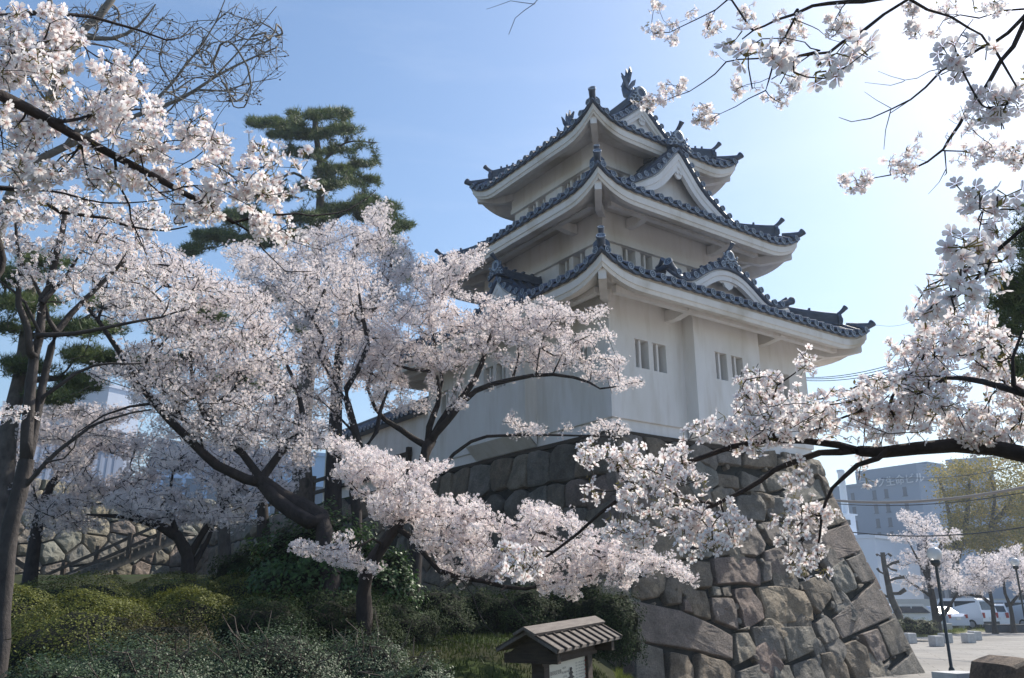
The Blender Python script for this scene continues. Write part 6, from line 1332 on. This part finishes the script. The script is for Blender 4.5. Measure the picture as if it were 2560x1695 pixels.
def ptext(s_, x, z, size, m='ink'): text_obj(s_, size, M[m], pn, Matrix.Translation((x,-.034,z)) @ Matrix.Rotation(pi/2, 4, 'X'), name='lettering')
ptext('三重県指定史跡', .255, RZ-.405, .040); ptext('津 城 跡', .30, RZ-.56, .12); ptext('お城公園', .56, RZ-.375, .018); ptext('TSU CASTLE', .255, RZ-.43, .014)
for k in range(9):
    ptext('津城は、江戸時代に築かれた城で'[:15-(k % 3)], .86, RZ-.36-.026*k, .0145)
    if k < 5: b = MB(); b.box((1.085,-.036,RZ-.36-.04*k),(1.10,-.031,RZ-.345-.04*k)); b.build('mark', M['ink_red'], pn)
ptext('現在の城跡の案内', .54, RZ-.415, .022); ptext('北堀   石垣', .57, RZ-.45, .018)
b = MB()                                                     # small ink drawing of a keep
for (x0, x1, z0, z1) in ((.69,.81,-.62,-.57),(.715,.785,-.57,-.54),(.725,.775,-.525,-.50),(.735,.765,-.485,-.46)): b.box((x0,-.036,RZ+.07+z0),(x1,-.031,RZ+.07+z1))
for (c, w_, z) in ((.75,.075,-.545),(.75,.05,-.505),(.75,.032,-.47)): b.add([(c-w_,-.0365,RZ+.07+z),(c+w_,-.0365,RZ+.07+z),(c+w_*.5,-.0365,RZ+.07+z+.022),(c-w_*.5,-.0365,RZ+.07+z+.022)], [(0,1,2,3)])
b.build('ink_drawing', M['ink'], pn)
# ================================================================== shrubs and hedges
def shrub(label, x, ytop, d, rx, rz_, n, ls, material, cat='bush', group=None, lump=.14, ry=None, sprig=0, name='bush', spread=.10, up=.3):
    if material is M['leaf_hedge']: lump = .08; spread = .035
    """rounded bush: x = centre on the reading grid, ytop = top, d = distance; rx, rz_ in metres"""
    top = at(x, ytop, d); ry = ry or rx*.8; gx, gy = top[0], top[1]; gz = H(gx, gy); cz = top[2]-rz_
    root = empty(name, (gx, gy, gz), label=label, cat=cat, group=group)
    seed = RNG.uniform(0, 50); n = int(n*3.3); ls = ls*.72
    u = RNG.normal(size=(n,3)); u[:,2] = u[:,2]*.9+.25; u = unit(u); u = u[u[:,2] > -.55]; n = len(u)
    lum = np.array([1+lump*noise.noise(Vector((a*2.2+seed, b_*2.2, c*2.2)))*1.6+lump*.5*noise.noise(Vector((a*6+seed, b_*6, c*6))) for a, b_, c in u])
    inn = 1-np.abs(RNG.normal(size=n))*spread
    P = u*lum[:,None]*inn[:,None]*np.array((rx, ry, rz_))+np.array((0,0,cz-gz)); keep = P[:,2] > -.05; P = P[keep]; u = u[keep]; n = len(P)
    nr = unit(u*1.2+RNG.normal(size=(n,3))*.42+np.array((0,0,up)))
    V, F, T, C_ = inst('leaf', P, nr, ls*RNG.uniform(.6,1.3,n), np.clip(RNG.normal(.5,.28,n), 0, 1))
    link('leaves', raw_mesh('leaves', V, F, material, tone=T, core=C_), root)
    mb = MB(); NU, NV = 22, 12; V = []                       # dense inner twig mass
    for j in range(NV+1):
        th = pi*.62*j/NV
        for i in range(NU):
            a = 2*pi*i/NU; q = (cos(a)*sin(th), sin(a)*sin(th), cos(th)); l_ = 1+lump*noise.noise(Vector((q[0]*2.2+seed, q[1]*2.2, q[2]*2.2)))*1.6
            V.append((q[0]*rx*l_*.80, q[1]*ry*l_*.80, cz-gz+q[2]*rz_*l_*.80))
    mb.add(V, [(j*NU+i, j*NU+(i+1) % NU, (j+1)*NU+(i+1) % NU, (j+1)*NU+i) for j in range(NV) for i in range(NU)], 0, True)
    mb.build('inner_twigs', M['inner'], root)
    if sprig:
        mb = MB()
        for k in range(sprig):
            q = RNG.normal(size=3); q[2] = abs(q[2])*.8; q = unit(q); p = q*np.array((rx, ry, rz_))*.8+np.array((0,0,cz-gz)); e = q*np.array((rx,ry,rz_))*RNG.uniform(1.0,1.2)+np.array((0,0,cz-gz))+RNG.normal(size=3)*.06
            mb.tube([p, (p+e)/2+RNG.normal(size=3)*.03, e], [.005,.004,.002], 4)
        mb.build('sprigs', M['twig'], root, kind='stuff')
    return root
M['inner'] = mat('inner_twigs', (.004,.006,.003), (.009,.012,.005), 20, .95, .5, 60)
lh, ld = M['leaf_hedge'], M['leaf_dark']
shrub('clipped hedge mound at the back left, its top catching the sun', 185, 1328, 10.2, 1.0, .7, 9000, .035, lh, 'hedge', ry=.7)
shrub('clipped rounded hedge mound behind and right of the sunlit one', 405, 1324, 10.8, .75, .65, 7000, .035, lh, 'hedge', ry=.7)
shrub('low rounded hedge mound ending the back row beside the glossy bush', 555, 1328, 11.0, .62, .6, 5000, .035, lh, 'hedge')
shrub('wide clipped hedge mound at the left edge of the photo', 5, 1344, 9.0, .7, .75, 7000, .033, lh, 'hedge')
shrub('large dome of clipped hedge in the left foreground', 215, 1366, 7.9, .80, .85, 11000, .03, lh, 'hedge', ry=.85)
shrub('rounded clipped bush in the middle of the hedge group', 440, 1352, 8.9, .62, .7, 8000, .032, lh, 'hedge')
shrub('dark low bush right of the middle clipped bush', 600, 1368, 8.8, .75, .62, 7500, .034, ld, lump=.2)
shrub('dark untrimmed bush left of the mossy slope', 770, 1372, 9.2, .75, .6, 7500, .036, ld, lump=.25, sprig=20)
shrub('dark low ground bush beside the foot of the cherry trunks', 900, 1390, 10.2, .7, .5, 6000, .036, ld, lump=.3, sprig=20)
shrub('brownish clipped bush between the large dome and the front hedge', 380, 1420, 7.4, .7, .6, 6500, .03, mat_b := leafmat('brown_leaf', (.035,.030,.012), (.09,.075,.025), .25), lump=.2)
fm = leafmat('front_hedge_leaf', (.028,.05,.03), (.085,.13,.06), .25, .5, spec=.3)
shrub('loose bluish green hedge along the bottom left with glossy small leaves', 330, 1478, 5.6, .85, .5, 15000, .024, fm, 'hedge', lump=.17, sprig=90, spread=.16)
shrub('loose green hedge with bare grey sprigs at the bottom centre left', 620, 1456, 5.8, .8, .55, 14000, .024, fm, 'hedge', lump=.17, sprig=160, spread=.16)
shrub('pale green end of the loose front hedge left of the mossy slope', 845, 1464, 6.0, .5, .5, 9000, .024, fm, 'hedge', lump=.17, sprig=120, spread=.16)
shrub('small loose bush at the bottom edge under the front hedge', 965, 1528, 5.2, .30, .3, 4000, .022, fm, lump=.3, sprig=30)
shrub('loose hedge corner at the bottom left behind the dry grass', 130, 1515, 5.0, .42, .4, 7000, .024, fm, 'hedge', lump=.17, sprig=40, spread=.16)
gm2 = leafmat('glossy_leaf', (.018,.045,.012), (.06,.13,.03), .25, .45, spec=.35)
shrub('big glossy green evergreen bush under the leaning cherry trunk', 740, 1206, 11.2, 1.0, 1.0, 6500, .085, gm2, lump=.28, spread=.2)
shrub('right shoulder of the glossy evergreen, a lower bush beside it', 870, 1262, 11.0, .55, .7, 3000, .08, gm2, lump=.28, spread=.2)
shrub('small dark bush left of the big glossy evergreen', 580, 1262, 11.6, .45, .6, 3500, .05, ld, lump=.28)
for i, (x, y, d, rx, rz_, lb) in enumerate(((990,1362,12.2,.8,.6,'dark ivy covered bush against the shaded stone face, leftmost'),(1110,1372,12.6,.7,.5,'dark ivy bush against the shaded stone face below the drooping twigs'),(1215,1356,12.4,.7,.55,'dark ivy bush behind the left end of the notice board roof'),(1330,1340,12.8,.75,.7,'tall dark bush behind the notice board ridge'),(1405,1365,12.2,.45,.6,'dark bush in the corner beside the big flat stones'))):
    shrub(lb, x, y, d, rx, rz_, 5500, .045, ld, lump=.35, spread=.2, group='dark bushes along the shaded stone face')
# bushes by the parked cars
cg = leafmat('scrub_leaf', (.07,.09,.03), (.16,.17,.07), .3)
for x, y, lb in ((2118,1428,'thin scrubby bush in front of the white wagon'),(2062,1432,'thin scrubby bush beside the pollarded trunk')):
    shrub(lb, x, y, 44, .9, .55, 1500, .09, cg, spread=.3, lump=.4)
# ---- grasses
def grass(name, pts, h, material, label=None):
    k = len(pts); a = RNG.uniform(0, 2*pi, k); w = .006+h*.02; dx = np.stack([np.cos(a), np.sin(a), np.zeros(k)], 1)*w; lean = RNG.normal(size=(k,3))*h*.3; lean[:,2] = h*RNG.uniform(.5,1.2,k)
    V = np.stack([pts-dx, pts+dx, pts+lean], 1).reshape(-1,3); F = np.arange(3*k).reshape(-1,3)
    o = link(name, raw_mesh(name, V, F, material, tone=np.repeat(RNG.uniform(size=k),3), core=np.zeros(3*k))); tag(o, label, 'grass', kind='stuff')
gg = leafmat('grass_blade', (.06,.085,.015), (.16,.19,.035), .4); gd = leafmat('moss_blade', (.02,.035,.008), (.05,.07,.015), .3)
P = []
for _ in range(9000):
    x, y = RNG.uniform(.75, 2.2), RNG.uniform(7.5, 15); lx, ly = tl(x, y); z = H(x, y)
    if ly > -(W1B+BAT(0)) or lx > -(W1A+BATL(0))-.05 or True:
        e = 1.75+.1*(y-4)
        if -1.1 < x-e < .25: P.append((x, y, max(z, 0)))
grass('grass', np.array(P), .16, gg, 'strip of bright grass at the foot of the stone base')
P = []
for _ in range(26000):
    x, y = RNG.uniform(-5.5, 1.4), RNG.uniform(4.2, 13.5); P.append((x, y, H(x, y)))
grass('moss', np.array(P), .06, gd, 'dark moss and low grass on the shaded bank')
gs = mat('lawn_soil', (.06,.07,.02), (.12,.12,.035), 3, .95)
def lawn(lab, xs):
    c = np.array([gp(*q)[:2] for q in xs]); b = MB(); m_ = c.mean(0); n = len(c); b.add([(x, y, .06) for x, y in c]+[(m_[0]+(x-m_[0])*1.03, m_[1]+(y-m_[1])*1.03, .004) for x, y in c], [tuple(range(n))]+[(i, (i+1) % n, n+(i+1) % n, n+i) for i in range(n)]); tag(b.build('lawn', gs), kind='structure')
    lo, hi = c.min(0), c.max(0); P = []
    while len(P) < 7000:
        q = RNG.uniform(lo, hi)
        if inside(q, [tuple(v) for v in c]): P.append((q[0], q[1], .06))
    grass('grass', np.array(P), .16, gg, lab)
lawn('patch of sunlit grass round the forked cherry trunk', [(2070,1474),(2150,1473),(2232,1463),(2236,1457),(2180,1450),(2060,1450)]); lawn('strip of grass behind the far granite blocks', [(2226,1452),(2262,1461),(2310,1458),(2368,1447),(2440,1440),(2440,1434),(2300,1436),(2240,1441)])

# ================================================================== trees of the plaza
def far_cherry(label, limbs, E, n, d):
    cherry(label, limbs, E, n, d, .9, kind='far', size=.05, back=1.0, cs=.26, cr=.2, nf=9, leaf=.008, buds=0, step=.4, rmax=.04, tone=(.1,1), group='cherry trees on the plaza')
far_cherry('pink cherry tree with a forked dark trunk right of the stone base', [([(2170,1458),(2160,1400),(2148,1340),(2143,1290),(2140,1240)], (52,52), .22,.08), ([(2166,1440),(2180,1425),(2200,1395),(2215,1370)], (52,52), .14,.05), ([(2150,1345),(2125,1300),(2105,1260)], (52,52), .12,.03), ([(2154,1380),(2110,1350),(2080,1330)], (52,52), .10,.03), ([(2145,1300),(2175,1260),(2195,1230)], (52,52), .1,.03)],
 [(2101,1193,26,10),(2080,1242,28,10),(2129,1215,36,18),(2160,1200,20,10),(2192,1235,30,14),(2111,1291,40,20),(2164,1291,40,24),(2087,1333,34,20,.7),(2129,1351,36,20,.7),(2192,1340,36,24),(2195,1285,24,16),(2060,1300,20,14,.6),(2150,1245,40,18)], 420, 52)
far_cherry('pink cherry tree with a leaning trunk in the middle of the plaza row', [([(2299,1444),(2295,1400),(2287,1360),(2278,1340)], (56,56), .13,.07), ([(2295,1400),(2270,1380),(2240,1375),(2215,1378)], (56,56), .12,.05), ([(2287,1360),(2250,1320),(2235,1300)], (56,56), .1,.03)], [(2269,1298,40,20),(2241,1333,40,22),(2280,1347,40,18),(2250,1365,40,10),(2225,1360,24,12),(2300,1320,26,22)], 300, 56)
far_cherry('pink cherry tree at the right edge of the plaza', [([(2342,1440),(2336,1400),(2324,1372),(2320,1340)], (58,58), .13,.07), ([(2336,1400),(2360,1370),(2385,1350)], (58,58), .1,.04)], [(2339,1298,36,24),(2325,1335,34,20),(2365,1350,34,22),(2375,1310,24,20),(2345,1270,24,12),(2310,1280,20,10)], 280, 58)
def gold_tree(label, limbs, E, n, d):
    sk = Skel()
    for i, (p, dd, a, b_) in enumerate(limbs): sk.limb(L2P(p, dd), a, b_, par=None if i else -1, step=.5)
    o = set_foot(sk); sk.P = [p-o for p in sk.P]; root = empty('broadleaf_tree', o, label=label, cat='tree', group='yellow-green trees beyond the plaza')
    sk.grow(blobs(E, n, d, 1.4)-o, step=.5, wob=.05); sk.mesh('trunk', M['bark_pale'], root, leaf=.012, rmax=.06); pos = []
    for ch in sk.tips:
        p = sk.P[ch[-1]]; pos.append(p+RNG.normal(size=(48,3))*np.array((.46,.46,.26)))
    pos = np.vstack(pos); k = len(pos); V, F, T, C_ = inst('leaf', pos, unit(RNG.normal(size=(k,3))+np.array((0,0,.5))), .22*RNG.uniform(.6,1.2,k), RNG.uniform(size=k)); link('crown', raw_mesh('crown', V, F, M['leaf_gold'], tone=T, core=C_), root)
gold_tree('yellow-green tree with bare twisting limbs left of its row, behind the pink cherry', [([(2215,1452),(2206,1400),(2212,1300),(2200,1220),(2186,1150),(2170,1105)], (76,76), .30,.08), ([(2212,1290),(2235,1200),(2240,1130),(2245,1090)], (76,76), .3,.08)], [(2172,1092,12,8),(2192,1115,20,10),(2234,1095,36,22),(2215,1075,20,8),(2200,1150,26,16),(2240,1150,34,20),(2225,1200,34,24),(2250,1240,34,24),(2210,1250,26,20),(2180,1140,12,8)], 170, 76)
gold_tree('yellow-green tree with dark crooked branches at the right edge', [([(2262,1450),(2264,1380),(2275,1300),(2290,1220),(2300,1150),(2290,1100)], (78,78), .3,.08), ([(2290,1220),(2330,1170),(2350,1130)], (78,78), .25,.06), ([(2280,1280),(2330,1270),(2360,1250),(2368,1220)], (78,78), .2,.06)], [(2290,1080,40,20),(2340,1070,36,18),(2310,1130,40,22),(2350,1170,30,24),(2280,1180,34,24),(2320,1230,40,26),(2290,1260,34,20),(2360,1110,30,20),(2360,1260,26,20)], 190, 78)
gold_tree('broad yellow-green tree at the end of the row, mostly outside the frame', [([(2366,1440),(2370,1330),(2385,1200),(2400,1100)], (74,74), .36,.12)], [(2390,1150,40,60),(2370,1210,20,30)], 80, 74)
# pollarded plane tree
def pollard():
    d = 46; pts = [(2088,1456),(2076,1415),(2062,1386),(2052,1340),(2044,1300),(2041,1277)]; sk = Skel(); sk.limb(L2P(pts, d), .2, .11, par=-1, step=.25)
    for p, r in (((( (2052,1345),(2072,1337),(2092,1334)),.08)), (((2058,1372),(2080,1372),(2094,1362)),.11), (((2050,1330),(2034,1322),(2028,1314)),.07), (((2047,1312),(2064,1302),(2080,1298)),.08), (((2043,1290),(2030,1282),(2026,1284)),.07), (((2043,1288),(2054,1280),(2062,1286)),.07), (((2062,1386),(2045,1376),(2034,1370)),.08), (((2046,1305),(2060,1316),(2075,1320)),.06)):
        sk.limb(L2P(list(p), d), r*.55, r*.95, par=None, step=.2)
    o = set_foot(sk); sk.P = [p-o for p in sk.P]; root = empty('pollarded_tree', o, label='leafless pollarded tree with knobbly stubs right of the stone base', cat='tree'); sk.mesh('trunk', M['bark_pale'], root, leaf=.02, rmax=.3)
pollard()
# ================================================================== air
hz = MB(); hz.box((-420,-70,-1.1),(620,720,70))
hm = bpy.data.materials.new('haze'); hm.use_nodes = True; nt = hm.node_tree; nt.nodes.clear()
pv = nt.nodes.new('ShaderNodeVolumePrincipled'); pv.inputs['Density'].default_value = .0009; pv.inputs['Color'].default_value = (.74,.86,1,1); pv.inputs['Anisotropy'].default_value = .3
oo = nt.nodes.new('ShaderNodeOutputMaterial'); nt.links.new(pv.outputs[0], oo.inputs['Volume'])
tag(hz.build('haze', hm), kind='stuff')
cy.volume_bounces = 0; cy.volume_step_rate = 8
